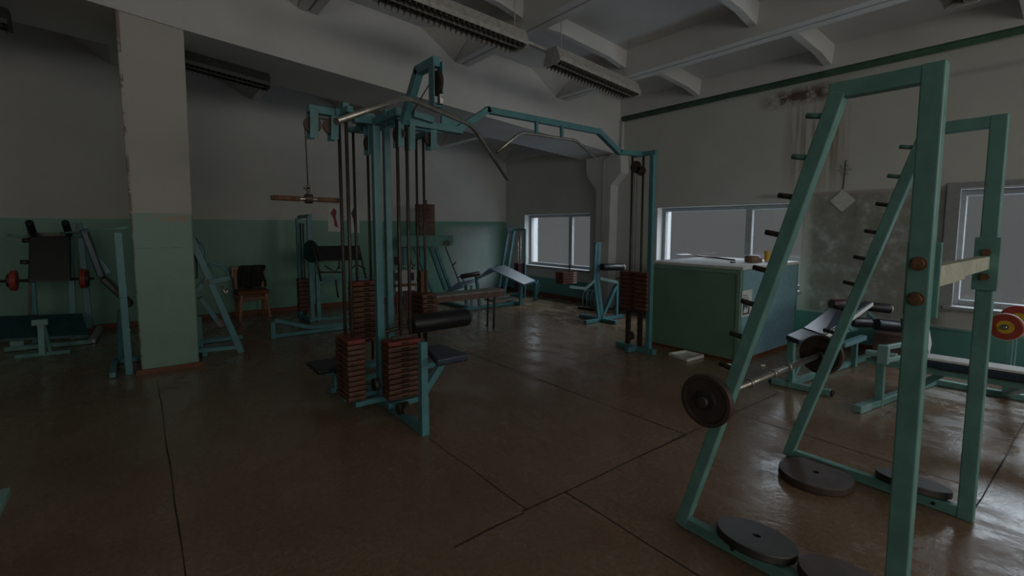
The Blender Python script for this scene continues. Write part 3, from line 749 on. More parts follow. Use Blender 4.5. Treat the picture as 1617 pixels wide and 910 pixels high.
fp_ = [Y(-12,504,7.35), Y(130,499,7.35), Y(140,533,7.05), Y(-12,541,7.05)]
MB().prism(fp_, (0,.0,.03)).build('footplate', 'dark_teal_pad', hk, .004)
b = MB(); b.bar(Y(64,510,7.0), Y(67,560,7.0), .05); b.bar(Y(68,512,7.0), Y(80,555,7.1), .03); b.bar(Y(50,510,7.0), Y(76,508,7.0), .06, .06)
p0, p1 = Z(24,566), Z(112,557); p0.z = p1.z = .02; b.bar(p0, p1, .06, .04)
p0, p1 = Z(8,556), Z(145,543); p0.z = p1.z = .03; b.bar(p0, p1, .05, .05); b.build('stand', 'teal', hk, .003)
p0, p1 = Z(145,543), Z(160,518); p0.z = p1.z = .03; MB().bar(p0, p1, .07, .05).build('floor_runner', 'pipe_white', hk, .003)
b = MB(); 
for u, v in ((27,553), (122,537)): p = Z(u,v); b.bar(p+V((-.05,0,.07)), p+V((.07,0,.07)), .08, .10)
b.build('foot_block', 'pale_teal', hk, .006)
# barbell in it
b0, b1 = Y(-20,445,7.55), Y(149,440,7.55)
bb_ = thing('barbell', 'barbell with red rubber discs racked in the squat machine at far left', 'barbell', (b0+b1)/2)
MB().tube([b0, b1], .016, 10).build('bar', 'dark_steel', bb_)
for u, r_, m_ in ((14, .075, 'iron'), (19.5, .11, 'red'), (24, .115, 'red'), (129, .115, 'red'), (133, .11, 'red'), (138, .10, 'iron')):
    c = Y(u, 444-.03*u, 7.55); MB().lathe(c, (b1-b0), [(.014,-.017),(r_-.01,-.017),(r_,-.008),(r_,.008),(r_-.01,.017),(.014,.017)], 28).build('weight_disc', m_, bb_)
# inclined bench + rack post left of the pillar
ib = thing('incline_bench', 'inclined bench with a teal rack post half hidden by the pillar', 'bench', (-.25, 6.1, 0))
ym = 6.25
a, c, e = Y(137,361,ym), Y(166,437,ym), Y(212,480,ym)
MB().bar(a, c, .28, .06, (0,1,0) if 0 else (.9,0,.5)).build('backrest', 'black_pad', ib, .014, 3) if 0 else None
def slab(a, c, y0, y1, t, nm, mat, par, bev=.012):
    d = (c-a).normalized(); n_ = V((-d.z, 0, d.x)); 
    if n_.z < 0: n_ = -n_
    q = [V((a.x, y0, a.z)), V((c.x, y0, c.z)), V((c.x, y1, c.z)), V((a.x, y1, a.z))]
    return MB().prism(q, -n_*t).build(nm, mat, par, bev, 3)
slab(a, c, ym-.05, ym+.22, .055, 'backrest', 'navy_pad', ib); slab(c, e, ym-.05, ym+.22, .055, 'seat', 'black_pad', ib)
b = MB(); q0, q1 = Y(186.5,367,5.98), Y(204,582,5.98); q1.z = .0; b.bar(q0, Y(195,470,5.98), .062); b.bar(Y(195,470,5.98), q1, .058)
b.build('rack_post', TB, ib, .003)
b = MB(); b.bar(Y(148,400,ym+.1), Y(172,432,ym+.1), .05); b.bar((-.28,5.9,.03), (-.28,6.6,.03), .05); b.bar((-.28,6.5,.03), (.3,6.5,.03), .05); b.bar((-.24,6.5,.03), (-.2,6.35,.6), .045); b.build('frame', TB, ib, .003)
p = Y(205,520,6.2); MB().tube([p+V((0,0,.12)), p+V((-.04,0,.05)), p, p+V((.04,0,-.05))], .012, 8).build('adjuster_hook', 'steel', ib)
a, c = Y(96,372,6.35), Y(203,367,5.93)
tag(MB().tube([a+V((0,0,.02)), c+V((0,0,.045))], .011, 10).build('bare_bar', 'teal', org=c), 'thin bare bar resting on the teal post left of the pillar', 'bar')
# A-frame machine just right of the pillar
af = thing('leg_machine', 'teal A-frame arm machine with looped tubes just right of the pillar', 'gym machine', (.6, 6.4, 0))
ya = 6.25
b = MB(); q = Y(381,560,ya); q.z = 0; b.bar(Y(300,372,ya), q, .055, .065); b.build('inclined_post', TB, af, .003)
b = MB(); b.bar(Y(311,554,ya), Y(376,548,ya), .05, .045); b.bar((.5,ya,.03), (.5,7.0,.03), .05); b.bar(Y(316,470,6.5), Y(344,508,6.5), .10, .05); b.bar(Y(314,500,6.6), (Y(314,500,6.6).x,6.6,0), .05)
b.bar(Y(308,462,ya), Y(330,437,ya), .05); b.bar((.5,7.0,.03), (.98,7.0,.03), .05); b.build('frame', TB, af, .003)
b = MB(); b.bar(Y(327,446,6.15), Y(363,439,6.1), .045); b.tube([Y(327,416,6.2), Y(345,417,6.2), Y(357,427,6.2), Y(363,441,6.12)], .013, 8, .1); b.tube([Y(329,417,6.2), Y(345,440,6.15)], .010, 8); b.build('arm', 'teal_blue', af)
b = MB(); b.tube([Y(312,382,6.4), Y(322,388,6.4), Y(326,400,6.4), Y(322,414,6.4), Y(312,408,6.4)], .012, 8, .05); b.tube([Y(312,386,6.4), Y(319,402,6.4), Y(322,414,6.4)], .010, 8); b.build('cage_loop', 'teal_blue', af)
b = MB(); b.bar(Y(304,376,6.35), Y(304,440,6.35), .09, .07, (0,1,0)); b.build('back_pad', 'black_pad', af, .01, 3)
b = MB(); b.tube([Y(350,452,6.12), Y(357,466,6.12), Y(360,455,6.12)], .012, 8, .03); b.build('handle', 'steel', af)
b = MB(); b.cyl(Y(327,446,6.12), Y(327,446,6.3), .028, 12); b.cyl(Y(350,510,6.4), Y(350,510,6.5), .05, 12); b.build('pivot', 'dark_steel', af)
# wooden chair with jacket
ch = thing('wooden_chair', 'brown wooden chair with a fabric seat against the green back wall', 'chair', (1.35, 8.45, 0))
x0, x1, y0, y1 = 1.14, 1.56, 8.28, 8.70
for x, y, tx, ty in ((x0,y0,.04,.03), (x1,y0,-.04,.03)):
    MB().bar((x,y,0), (x+tx,y+ty,.42), .045, .045).build('leg', 'wood', ch, .006)
for x in (x0+.02, x1-.02):
    MB().bar((x,y1,0), (x,y1-.05,.42), .045).build('leg', 'wood', ch, .006); MB().bar((x,y1-.05,.40), (x,y1+.04,.80), .035, .045).build('back_post', 'wood', ch, .006)
b = MB(); b.bar((x0+.04,y0+.03,.34), (x1-.04,y0+.03,.34), .025, .05); b.bar((x0+.04,y1-.05,.34), (x1-.04,y1-.05,.34), .025, .05); b.build('apron', 'wood', ch, .004)
MB().box(x0-.01, x1+.01, y0-.01, y1-.02, .40, .465).build('seat', 'seat_fabric', ch, .022, 3)
b = MB(); b.prism([(x0-.03,y1+.0,.64),(x0+.1,y1+.025,.64),(x1-.1,y1+.025,.64),(x1+.03,y1+.0,.64),(x1+.03,y1+.02,.82),(x0-.03,y1+.02,.82)], (0,.02,0)); b.build('back_board', 'wood', ch, .006)
# jacket draped over the backrest
g = MB(); nx_, nz_ = 14, 16; vs = []
for j in range(nz_+1):
    for i in range(nx_+1):
        s = i/nx_; t_ = j/nz_
        x = 1.235+.345*s + (.02*sin(9*t_) if i in (0, nx_) else 0) - .05*t_*(1-s)
        if t_ < .3: y = y1+.065-.10*(t_/.3)**.5; z = .70+.14*sin(pi/2*t_/.3)
        else:
            y = y1-.035-.02*(t_-.3); z = .84-.37*(t_-.3)/.7
        y -= .018*sin(s*17+2*t_)*min(1, max(0, (t_-.25)*3))
        vs.append((x, y, z+.012*sin(s*11)*t_))
fs = [(j*(nx_+1)+i, j*(nx_+1)+i+1, (j+1)*(nx_+1)+i+1, (j+1)*(nx_+1)+i) for j in range(nz_) for i in range(nx_)]
g.add(vs, fs, True); jk = g.build('jacket', 'jacket', org=(1.42, y1, .48)); md = jk.modifiers.new('s', 'SOLIDIFY'); md.thickness = .02; md = jk.modifiers.new('ss', 'SUBSURF'); md.levels = 1; md.render_levels = 1
tag(jk, 'black jacket draped over the back of the wooden chair', 'jacket')
# press machine tower at the back
pm = thing('press_machine', 'teal seated press machine with a wide black pad in front of the back wall', 'gym machine', (2.3, 7.6, 0))
yb_ = 7.65
for u in (489.5, 500, 579): 
    q = Y(u, 400, yb_); MB().bar((q.x, yb_, 0), (q.x, yb_, Y(u, 342 if u < 495 else (388 if u < 540 else 447), yb_).z), .06).build('post', TB, pm, .003)
q = Y(472, 400, 8.1); MB().bar((q.x,8.1,0), (q.x,8.1,Y(472,345,8.1).z), .06).build('post', TB, pm, .003)
b = MB(); b.bar(Y(489,504,yb_), Y(580,500,yb_), .05, .05); q = Y(489,504,yb_); b.bar((q.x,7.55,.03), (q.x,8.3,.03), .05); b.bar(Y(472,343,8.1), Y(490,341,yb_), .05); b.bar(Y(500,447,yb_), Y(580,440,yb_), .04); b.bar(Y(500,440,yb_), Y(580,433,yb_), .03); b.build('frame', TB, pm, .003)
q = [Y(497,389,7.3), Y(563,388,7.3), Y(571,411,7.2), Y(505,413,7.2)]
MB().prism(q, (0,.06,.0)).build('back_pad', 'black_pad', pm, .012, 3)
b = MB(); b.tube([Y(494,385,7.3), Y(507,444,7.2)], .016, 8); b.tube([Y(566,388,7.3), Y(578,440,7.2)], .016, 8); b.tube([Y(505,430,7.2), Y(545,430,7.2)], .013, 8); b.tube([Y(513,420,7.2), Y(529,430,7.2), Y(536,420,7.2)], .011, 8); b.tube([Y(535,388,7.4), Y(536,425,7.3)], .011, 8)
b.tube([Y(530,442,7.2), Y(534,470,7.2)], .014, 8); b.tube([Y(556,424,7.2), Y(562,418,7.2), Y(577,424,7.2)], .011, 8); b.build('lever_arm', 'dark_steel', pm)
b = MB(); b.lathe(Y(491,397,7.5), (1,.4,0), [(.01,-.02),(.16,-.02),(.17,0),(.16,.02),(.01,.02)], 28); b.build('cam_wheel', 'dark_teal_pad', pm)
q0, q1 = Y(471,457,7.95), Y(484,457,7.95)
for k in range(8):
    MB().box(q0.x, q1.x+.03, 7.9, 8.05, .13+k*.064, .13+k*.064+.058).build('weight_plate', 'brick', pm, .006)
for u in (476, 480): q = Y(u,400,7.98); MB().cyl((q.x,7.98,.05), (q.x,7.98,1.5), .011, 8).build('guide_rod', 'dark_steel', pm)
# low teal rail (foot frame) in front of it
rl = thing('low_rail_frame', 'low teal tubular rail frame on the floor left of the centre machine', 'frame', (1.4, 6.75, 0))
z0_ = Y(430,505,6.78)
b = MB(); b.bar((1.30,6.78,0), (1.30,6.78,.26), .055); b.build('end_post', TB, rl, .003)
b = MB(); b.bar((1.30,6.78,.245), Y(490,517,6.78), .05); b.bar(Y(490,517,6.78), Y(560,511,6.78), .05); b.bar((1.30,6.78,.03), (2.5,6.78,.03), .05); b.bar((2.45,6.78,.0), (2.45,6.78,.15), .05); b.build('rail', TB, rl, .003)
MB().bar((1.27,6.70,.25), (1.33,6.86,.25), .06, .045).build('end_bracket', 'dark_steel', rl, .004)
# ------------------------------------------------------------------ posters and radio at the back wall
for (u0,u1,v0,v1,colr,lab) in ((517,541,323,366,'poster_red','white wall poster with a reddish figure behind the machine rods'), (551,568,323,368,'ink','white wall poster with a bluish figure behind the machine rods')):
    a, c = Y(u0,v0,YB-.006), Y(u1,v1,YB-.006); t_ = thing('wall_poster', lab, 'poster', ((a.x+c.x)/2, YB-.006, c.z))
    MB().box(a.x, c.x, YB-.006, YB-.001, c.z, a.z).build('sheet', 'paper', t_)
    cx_ = (a.x+c.x)/2; w_ = (c.x-a.x); hz = a.z-c.z
    b = MB(); b.prism([(cx_-.32*w_,YB-.009,a.z-.32*hz),(cx_-.05*w_,YB-.009,a.z-.12*hz),(cx_+.12*w_,YB-.009,a.z-.25*hz),(cx_+.05*w_,YB-.009,a.z-.45*hz),(cx_+.2*w_,YB-.009,a.z-.85*hz),(cx_-.05*w_,YB-.009,a.z-.8*hz),(cx_-.12*w_,YB-.009,a.z-.5*hz)], (0,.002,0))
    b.build('figure_print', colr, t_)
rd_t = thing('radio', 'grey two-speaker cassette radio on a stool near the back wall', 'radio', Y(640,446,7.5))
a, c = Y(622,427,7.5), Y(656,447,7.5)
MB().box(a.x, c.x, 7.45, 7.6, c.z, a.z).build('body', 'maroon' if 0 else 'pipe_white', rd_t, .01)
for u0, u1 in ((624,633), (646,654)): p0, p1 = Y(u0,431,7.445), Y(u1,443,7.445); MB().box(p0.x, p1.x, 7.438, 7.46, p1.z, p0.z).build('speaker', 'black_pad', rd_t, .006)
b = MB(); b.tube([Y(624,427,7.52), Y(625,421,7.52), Y(653,420,7.52), Y(654,427,7.52)], .008, 6, .03); b.build('handle', 'pipe_white', rd_t)
st = thing('stool', 'small stool with striped apron carrying the radio', 'stool', (Y(640,446,7.5).x, 7.55, 0))
zt = c.z; xa_, xb2 = Y(622,450,7.5).x, Y(652,450,7.5).x
MB().box(xa_-.02, xb2+.02, 7.4, 7.75, zt-.035, zt).build('seat', 'rust', st, .005)
MB().box(xa_, xb2, 7.42, 7.73, zt-.11, zt-.035).build('apron', 'paper', st, .003)
for x in (xa_+.02, xb2-.02):
    for y in (7.44, 7.71): MB().bar((x,y,0), (x,y,zt-.04), .035).build('leg', 'poster_red', st, .003)
p = Y(626,412,YB-.004); tag(MB().box(p.x-.05, p.x+.05, YB-.006, YB-.001, p.z-.08, p.z+.08).build('wall_card', 'maroon', org=p), 'small dark red card stuck to the back wall above the radio', 'card')
# ------------------------------------------------------------------ leg press with inclined rails
lp = thing('leg_press', 'teal inclined leg press with tall slanted rails in front of the back wall', 'gym machine', (4.6, 8.2, 0))
yl_ = 8.15
b = MB()
for y in (yl_, yl_+.22): b.bar(Y(688,392,yl_)+V((0,y-yl_,0)), Y(712,460,yl_)+V((0,y-yl_,0)), .05, .06)
b.bar(Y(655,392,yl_), Y(685,466,yl_), .045); b.bar(Y(662,380,8.4), Y(668,430,8.4), .05); b.build('rail', TB, lp, .003)
b = MB(); b.tube([Y(703,390,8.3), Y(726,448,8.3)], .012, 8); b.tube([Y(645,400,8.3), Y(661,450,8.3)], .012, 8); b.tube([Y(714,420,8.3), Y(720,414,8.3)], .016, 8); b.tube([Y(651,424,8.3), Y(655,418,8.3)], .016, 8)
b.tube([Y(722,440,8.3), Y(727,436,8.3), Y(735,448,8.3)], .013, 8, .05); b.build('brace_rod', 'dark_steel', lp)
q = [Y(632,372,8.05), Y(716,372,8.05), Y(716,388,8.0), Y(632,390,8.0)]
MB().prism(q, (0,.06,0)).build('top_plate', 'teal', lp, .006)
b = MB(); b.cyl(Y(706,384,7.95), Y(706,384,8.1), .06, 14); b.build('pulley', 'dark_steel', lp)
q = [Y(697,465,7.7), Y(730,452,7.7), Y(754,440,7.9), Y(722,446,8.1)]
MB().prism(q, (0,0,-.035)).build('seat_board', 'blue_pad', lp, .008)
q = [Y(730,452,7.7), Y(752,438,7.7), Y(762,438,8.0), Y(740,452,8.0)]
b = MB(); b.cyl(Y(728,437,7.8), Y(757,432,7.8), .045, 14); b.build('knee_roller', 'maroon', lp, .01)
b = MB(); p = Y(736,449,7.75); b.bar(p, (p.x,7.75,.0), .05); p = Z(738,495); b.bar((4.28,7.0,.03), (4.66,7.0,.03), .05,.05); b.bar((4.5,7.0,.03), (4.5,8.3,.03), .05); p = Y(740,455,7.5); b.bar((4.5,7.0,.03), (4.56,7.1,.42), .05); b.bar(Y(712,460,yl_), (Y(712,460,yl_).x, yl_, 0), .05); b.build('base_frame', TB, lp, .003)
a, c = Y(659,322,8.1), Y(684,372,8.1); 
for k in range(12):
    z_ = c.z+(a.z-c.z)*k/12
    MB().box(a.x, c.x, 8.02, 8.2, z_+.002, z_+(a.z-c.z)/12-.004).build('weight_plate', 'brick', lp, .004)
p = Y(673,318,8.1); MB().cyl((p.x,8.11,a.z), (p.x,8.11,p.z+.02), .015, 8).build('stack_pin', 'dark_steel', lp)
p = Y(640,391,8.2); MB().bar((p.x,8.25,0), (p.x,8.25,p.z), .055).build('rear_post', TB, lp, .003); p = Y(690,391,8.2)
# long wooden bench
lbn = thing('long_bench', 'long low wooden bench with a worn grey top behind the roller pad', 'bench', (3.6, 5.75, 0))
zt = .555
MB().box(2.75, 4.12, 5.50, 5.78, zt-.028, zt).build('seat_board', 'bench_top', lbn, .005)
b = MB(); b.box(2.78, 4.10, 5.52, 5.55, zt-.10, zt-.028); b.box(2.78, 4.10, 5.73, 5.76, zt-.10, zt-.028); b.box(4.07, 4.10, 5.55, 5.73, zt-.10, zt-.028); b.build('apron', 'bench_wood', lbn, .004)
for x in (2.85, 3.95):
    for y in (5.56, 5.72): MB().cyl((x,y,0), (x+(.02 if x > 3 else -.02),y,zt-.03), .014, 8).build('leg', 'cable', lbn)
# prone bench with a ridged top
pr = thing('hyperextension_bench', 'slate blue roof shaped bench near the back corner', 'bench', (5.3, 7.2, 0))
yp = 6.9
r0_, r1_ = Y(773,423,yp), Y(797,423,yp+.35)
e0, e1 = Y(828,449,yp-.05), Y(846,444,yp+.3)
l0, l1 = Y(752,440,yp), Y(760,436,yp+.35)
r1_.z = r0_.z; e1.z = e0.z; l1.z = l0.z
MB().prism([r0_, e0, e1, r1_], (0,0,-.035)).build('long_pad', 'blue_pad', pr, .008)
MB().prism([l0, r0_, r1_, l1], (0,0,-.035)).build('short_pad', 'blue_pad', pr, .008)
b = MB()
for p in (e0+V((-.03,.06,-.03)), e1+V((-.03,-.04,-.03))): b.bar(p, (p.x-.02,p.y,0), .055)
p = l0.lerp(r0_, .35)+V((0,.15,-.04)); b.bar(p, (p.x+.08,p.y,.0), .045); b.bar((p.x+.08, p.y, .03), (e0.x-.04, p.y, .03), .05); b.bar((e0.x-.05,yp,.03), (e0.x-.05,yp+.4,.03), .05)
b.build('frame', TB, pr, .003)
b = MB(); b.tube([e1+V((.03,0,0)), e1+V((.08,0,-.06)), e1+V((.08,0,-.25)), e1+V((0,0,-.3))], .013, 8, .05); b.tube([Y(780,427,yp+.3), Y(785,417,yp+.3), Y(790,420,yp+.3)], .012, 8, .04); b.build('hand_loop', 'teal_blue', pr)
b = MB(); b.box(e0.x-.62, e0.x-.1, yp+.05, yp+.35, .10, .14); b.build('foot_board', 'bench_top', pr, .004)
# tall cable frame in the corner
ct = thing('pulley_tower', 'tall slanted teal pulley frame in the far corner by the first window', 'gym machine', (6.0, 8.1, 0))
b = MB(); yc_ = 8.0
for (u0, u1) in ((803, 787), (812, 797)): b.bar(Y(u0,362,yc_), (Y(u1,480,yc_).x-.03, yc_, 0), .05, .05)
b.bar(Y(800,362,yc_), Y(815,362,yc_), .05); b.build('slanted_post', TB, ct, .003)
b = MB(); p = Y(829,430,7.6); b.bar((p.x,7.6,0), (p.x,7.6,Y(829,362,7.6).z), .035); p2 = Y(812,430,8.0); b.bar((p2.x,8.0,1.39), (p.x,7.6,1.39), .04); b.bar((p2.x-.1,8.0,.03), (p.x,7.6,.03), .05); b.build('upright', TB, ct, .003)
for u in (818, 822): p = Y(u,400,7.7); MB().cyl((p.x,7.7,.05), (p.x,7.7,1.4), .010, 8).build('guide_rod', 'steel', ct)
p = Y(820,430,7.7)
for k in range(7): MB().box(p.x-.09, p.x+.09, 7.62, 7.76, .12+k*.085, .12+k*.085+.08).build('weight_plate', 'maroon', ct, .006)
# ------------------------------------------------------------------ leg curl machine near the pilaster
lc = thing('leg_curl_machine', 'teal leg machine with black roller and brown weights before the first window', 'gym machine', (5.4, 5.0, 0))
yq = 4.95
p0, p1, p2 = Y(944,385,yq), Y(941,440,yq), Y(949,505,yq); p2.z = 0
b = MB()
for s in (-.035, .035): b.bar(p0+V((s,0,0)), p1+V((s,0,0)), .03, .06); b.bar(p1+V((s,0,0)), p2+V((s,0,0)), .03, .06)
b.box(p0.x-.06, p0.x+.06, yq-.02, yq+.02, p0.z-.01, p0.z+.02); b.build('post', TB, lc, .003)
b = MB(); a, c = Y(950,422,yq-.05), Y(983,422,yq-.05); b.cyl(a, c, .055, 18); b.build('roller', 'black_pad', lc, .01)
d_ = (c-a).normalized(); MB().cyl(c, c+d_*.02, .05, 18).build('roller_end', 'white', lc, .004)
b = MB(); b.bar(Y(898,453,yq), Y(924,456,yq), .04); b.bar(Y(924,456,yq), Y(938,443,yq), .04); b.bar(Y(946,440,yq), Y(974,446,yq), .045); b.build('lever_arm', 'pale_teal', lc, .003)
for k in range(5):
    z_ = Y(890,448,yq).z+k*.034; xx_ = Y(883,448,yq).x
    MB().box(xx_, xx_+.20, yq-.08, yq+.08, z_, z_+.031).build('weight_plate', 'brick', lc, .005)
    q = MB(); q.box(xx_+.205, xx_+.29, yq-.06, yq+.06, z_, z_+.016); q.build('weight_plate', 'paper', lc, .002)
    q = MB(); q.box(xx_+.205, xx_+.29, yq-.06, yq+.06, z_+.0165, z_+.031); q.build('weight_plate', 'poster_red', lc, .002)
p = Y(899,450,yq); MB().cyl((p.x,yq,p.z-.05), (p.x,yq,Y(899,418,yq).z), .010, 8).build('weight_pin', 'dark_steel', lc)
b = MB(); b.bar((p2.x-.35,yq,.03), (p2.x+.5,yq,.03), .05, .05); b.bar((p2.x,yq-.3,.03), (p2.x,yq+.45,.03), .05, .05); b.bar(Y(974,446,yq), (Y(974,446,yq).x,yq,.03), .045); b.bar(Y(972,452,yq), (p2.x+.02,yq,.06), .05); b.build('base_frame', TB, lc, .003)
b = MB(); b.tube([Y(974,440,yq), Y(982,440,yq), Y(984,448,yq)], .012, 8, .03); b.build('handle', 'dark_steel', lc)
hr = thing('dumbbell_rack', 'low rack of bent tube hoops standing left of the leg machine', 'rack', (5.9, 5.7, 0))
yr = 5.75
for u in (920, 926, 932):
    a = Z(u, 487); MB().tube([(a.x,a.y,.02), Y(u,468,a.y), Y(u+3,459,a.y), Y(u+9,458,a.y+.02), (a.x+.12,a.y-.02,.02)], .011, 8, .05).build('hoop', 'pale_teal', hr)
a, c = Z(915,487), Z(942,491); a.z = c.z = .02; MB().bar(a, c, .10, .035).build('base', 'dark_steel', hr, .003)
# ------------------------------------------------------------------ right hand benches
b1 = thing('incline_bench', 'navy incline bench with leg rollers between the cabinet and the window wall', 'bench', (5.0, 1.85, 0))
zs = .50
s4 = [Z(1241,529,zs), Z(1262,537,zs), Z(1299,529,zs), Z(1266,518,zs)]
MB().prism([V((p.x,p.y,zs-.045)) for p in s4], (0,0,.045)).build('seat', 'navy_pad', b1, .012, 3)
ym1 = (s4[2].y+s4[3].y)/2
f0, f1 = s4[3]+V((.02,0,.0)), s4[2]+V((.02,0,0))
yA, yB_ = f1.y, f0.y
g1, g0 = Y(1376,477,yA), Y(1328,475,yB_)
zt_ = (g0.z+g1.z)/2; 
MB().prism([f0, f1, g1, g0], (.02,0,-.05)).build('backrest', 'navy_pad', b1, .010, 3)
MB().bar(f1+V((0,-.012,-.03)), g1+V((0,-.012,-.02)), .016, .035).build('backrest_edge', 'white', b1, .003)
def roller(u0, v0, u1, v1, y0, y1, r, mat, par, nm='roller'):
    a, c = Y(u0,v0,y0), Y(u1,v1,y1); o = MB().cyl(a, c, r, 20).build(nm, mat, par, .012, 3); return a, c
roller(1312,480, 1340,481, 1.9,1.8, .05, 'maroon', b1); ra_, rb_ = roller(1362,483, 1406,488, 1.75,1.55, .05, 'black_pad', b1)
d_ = (rb_-ra_).normalized(); MB().cyl(rb_+d_*.001, rb_+d_*.012, .034, 12).build('roller_end', 'white', b1); 
roller(1343,509, 1373,510, 1.75,1.65, .05, 'black_pad', b1); rc_, rd_ = roller(1382,512, 1420,516, 1.62,1.48, .06, 'black_pad', b1)
b = MB(); b.tube([rc_.lerp(rd_,.2), Y(1374,498,1.7), ra_.lerp(rb_,.1)], .016, 8); b.bar(Y(1372,496,1.72), Y(1379,510,1.66), .04); b.bar(Y(1330,545,1.7), Y(1364,533,1.65), .06, .045); b.build('roller_arm', 'pale_blue', b1, .003)
p = Y(1350,540,1.72); b = MB()
b.bar((p.x,1.72,p.z), (p.x,1.72,0), .05); b.bar((4.55,1.85,.03), (p.x+.45,1.72,.03), .05, .05); b.bar((4.56,1.98,.03), (4.62,1.52,.03), .055, .05)
sx = (s4[0].x+s4[2].x)/2; b.bar((sx,1.84,zs-.05), (sx+.02,1.84,.03), .055); b.bar((sx+.02,1.84,.05), (sx+.3,1.82,.35), .04); b.bar((sx,1.84,.42), (p.x+.05,1.73,.40), .045); b.bar(g0.lerp(g1,.5).lerp(f0.lerp(f1,.5),.4)+V((.03,0,-.06)), (p.x-.1,1.73,.40), .04)
b.build('frame', 'teal', b1, .003)
b = MB(); p_ = Z(1297,622); b.cyl((4.62,1.515,.03), (4.62,1.50,.03), .028, 10); b.cyl((4.56,1.985,.03), (4.56,2.0,.03), .028, 10); b.build('end_plug', 'black_pad', b1)
# second bench (flat, in front of it)
b2 = thing('flat_bench', 'long white topped flat bench with teal frame, far right', 'bench', (5.2, .9, 0))
zt = .47
q0 = Z(1466,558,zt); q1 = Z(1700,592,zt); q2 = Z(1466,572,zt-.0)
dd = (q1-q0).normalized(); wv = V((-dd.y, dd.x, 0)).normalized()
if (wv.dot(V((0,0,0))-V((q0.x,q0.y,0)))) < 0: wv = -wv
A_ = q0-dd*.02; B_ = q0+dd*1.35; Wd = .17
MB().prism([A_, B_, B_+wv*Wd, A_+wv*Wd], (0,0,-.018)).build('pad_top', 'off_white', b2, .004)
MB().prism([A_+V((0,0,-.019)), B_+V((0,0,-.019)), B_+wv*Wd+V((0,0,-.019)), A_+wv*Wd+V((0,0,-.019))], (0,0,-.055)).build('pad', 'navy_pad', b2, .012, 3)
bk = V((wv.x, wv.y, 0)); m0 = A_+wv*Wd*.5; 
m0 = V((m0.x, m0.y, .36)); m1 = B_+wv*Wd*.5; m1 = V((m1.x, m1.y, .36))
b = MB(); b.bar(m0-dd*.35, m1, .05, .05); b.bar(m0-dd*.3+V((0,0,.05)), m1+V((0,0,.03)), .02, .02)
ft = V((4.70,1.20,0)); b.bar((ft.x,ft.y,.0), (ft.x-.02,ft.y,.42), .055); b.bar((4.45,1.235,.03), (5.72,1.06,.03), .055, .05)
b.bar((5.72,1.09,.03), (5.78,.2,.03), .055, .05); b.bar((5.05,1.12,.05), (m0.x+.3,m0.y-.15,.36), .05); b.bar((5.75,.6,.03), (m1.x*.4+m0.x*.6, m1.y*.4+m0.y*.6, .36), .05)
b.bar((ft.x-.02,ft.y,.41), (m0.x-dd.x*.3,m0.y-dd.y*.3,.37), .05); b.build('frame', 'teal', b2, .003)
MB().bar((4.36,1.25,.03), (4.52,1.225,.03), .06, .056).build('end_foot', 'pale_teal', b2, .003)
p = V((ft.x-.02,ft.y,.425)); MB().bar(p+V((-.02,.1,0)), p+V((.0,-.1,0)), .07, .04).build('end_bracket', 'pale_teal', b2, .004)
p = Y(1395,560,1.12); b = MB(); b.bar(p+V((0,0,-.07)), p+V((0,0,.07)), .07, .05); b.bar(p+V((.02,0,.05)), p+V((.3,-.05,.045)), .035); b.bar(p+V((.02,0,-.05)), p+V((.3,-.05,-.06)), .035); b.build('adjuster_clamp', 'pale_teal', b2, .006)
q = [Y(1421,503,1.28), Y(1430,502,1.28), Y(1441,566,1.2), Y(1429,567,1.2)]
MB().prism(q, (.04,-.12,0)).build('backrest', 'black_pad', b2, .010, 3)
q = [Y(1432,502,1.27), Y(1441,500,1.27), Y(1447,540,1.22), Y(1441,566,1.2)]
MB().prism(q, (.02,-.11,0)).build('backrest_shell', 'off_white', b2, .004)
b = MB(); q = m0+dd*.1; b.bar(q+V((0,0,.035)), q+dd*.9+V((0,0,.035)), .12, .02); b.build('slide_plate', 'dark_steel', b2, .003)
# barbell with red and yellow discs on a stand at the right edge
c, cc = V((5.62, .620, .625)), V((6.14, .60, .625))
rb_t = thing('barbell', 'short barbell with red discs and yellow hubs at the right edge under the window', 'barbell', c)
axd = (cc-c).normalized()
MB().tube([c-axd*.06, cc+axd*.12], .014, 10).build('bar', 'steel', rb_t)
def cdisc(c_, r_):
    o = MB().lathe(c_, axd, [(.015,-.016),(r_-.008,-.016),(r_,-.008),(r_,.008),(r_-.008,.016),(.015,.016)], 48).build('weight_disc', 'red', rb_t)
    MB().lathe(c_, axd, [(.016,-.0185),(r_*.5,-.0185),(r_*.5,.0185),(.016,.0185)], 36).build('yellow_hub', 'yellow', o)
    MB().lathe(c_, axd, [(r_-.004,-.006),(r_+.004,-.006),(r_+.004,.012),(r_-.004,.012),(r_-.004,-.006)], 48).build('white_rim', 'white', o)
    MB().cyl(c_-axd*.03, c_+axd*.02, .022, 12).build('nut', 'dark_steel', o)
cdisc(c, .108); cdisc(cc, .125)
sd = thing('barbell_stand', 'low teal stand holding the red barbell under the window at the right edge', 'stand', (5.88, .61, 0))
for s_ in (.22, .38):
    p = c+axd*s_; MB().bar((p.x,p.y,.05), (p.x,p.y,p.z-.03), .04).build('post', 'teal', sd, .003)
    MB().bar((p.x,p.y-.05,p.z-.023), (p.x,p.y+.05,p.z-.023), .04, .015).build('cradle', 'teal', sd, .003)
MB().bar((5.80,.61,.03), (6.04,.61,.03), .05).build('base', 'teal', sd, .003)
# cardboard box by the wall
tag(MB().box(6.30, 6.62, 1.38, 1.70, .0, .30).build('cardboard_box', 'bench_wood', bevel=.006, org=(6.46,1.54,0)), 'small dark brown box on the floor below the bare plaster', 'box')
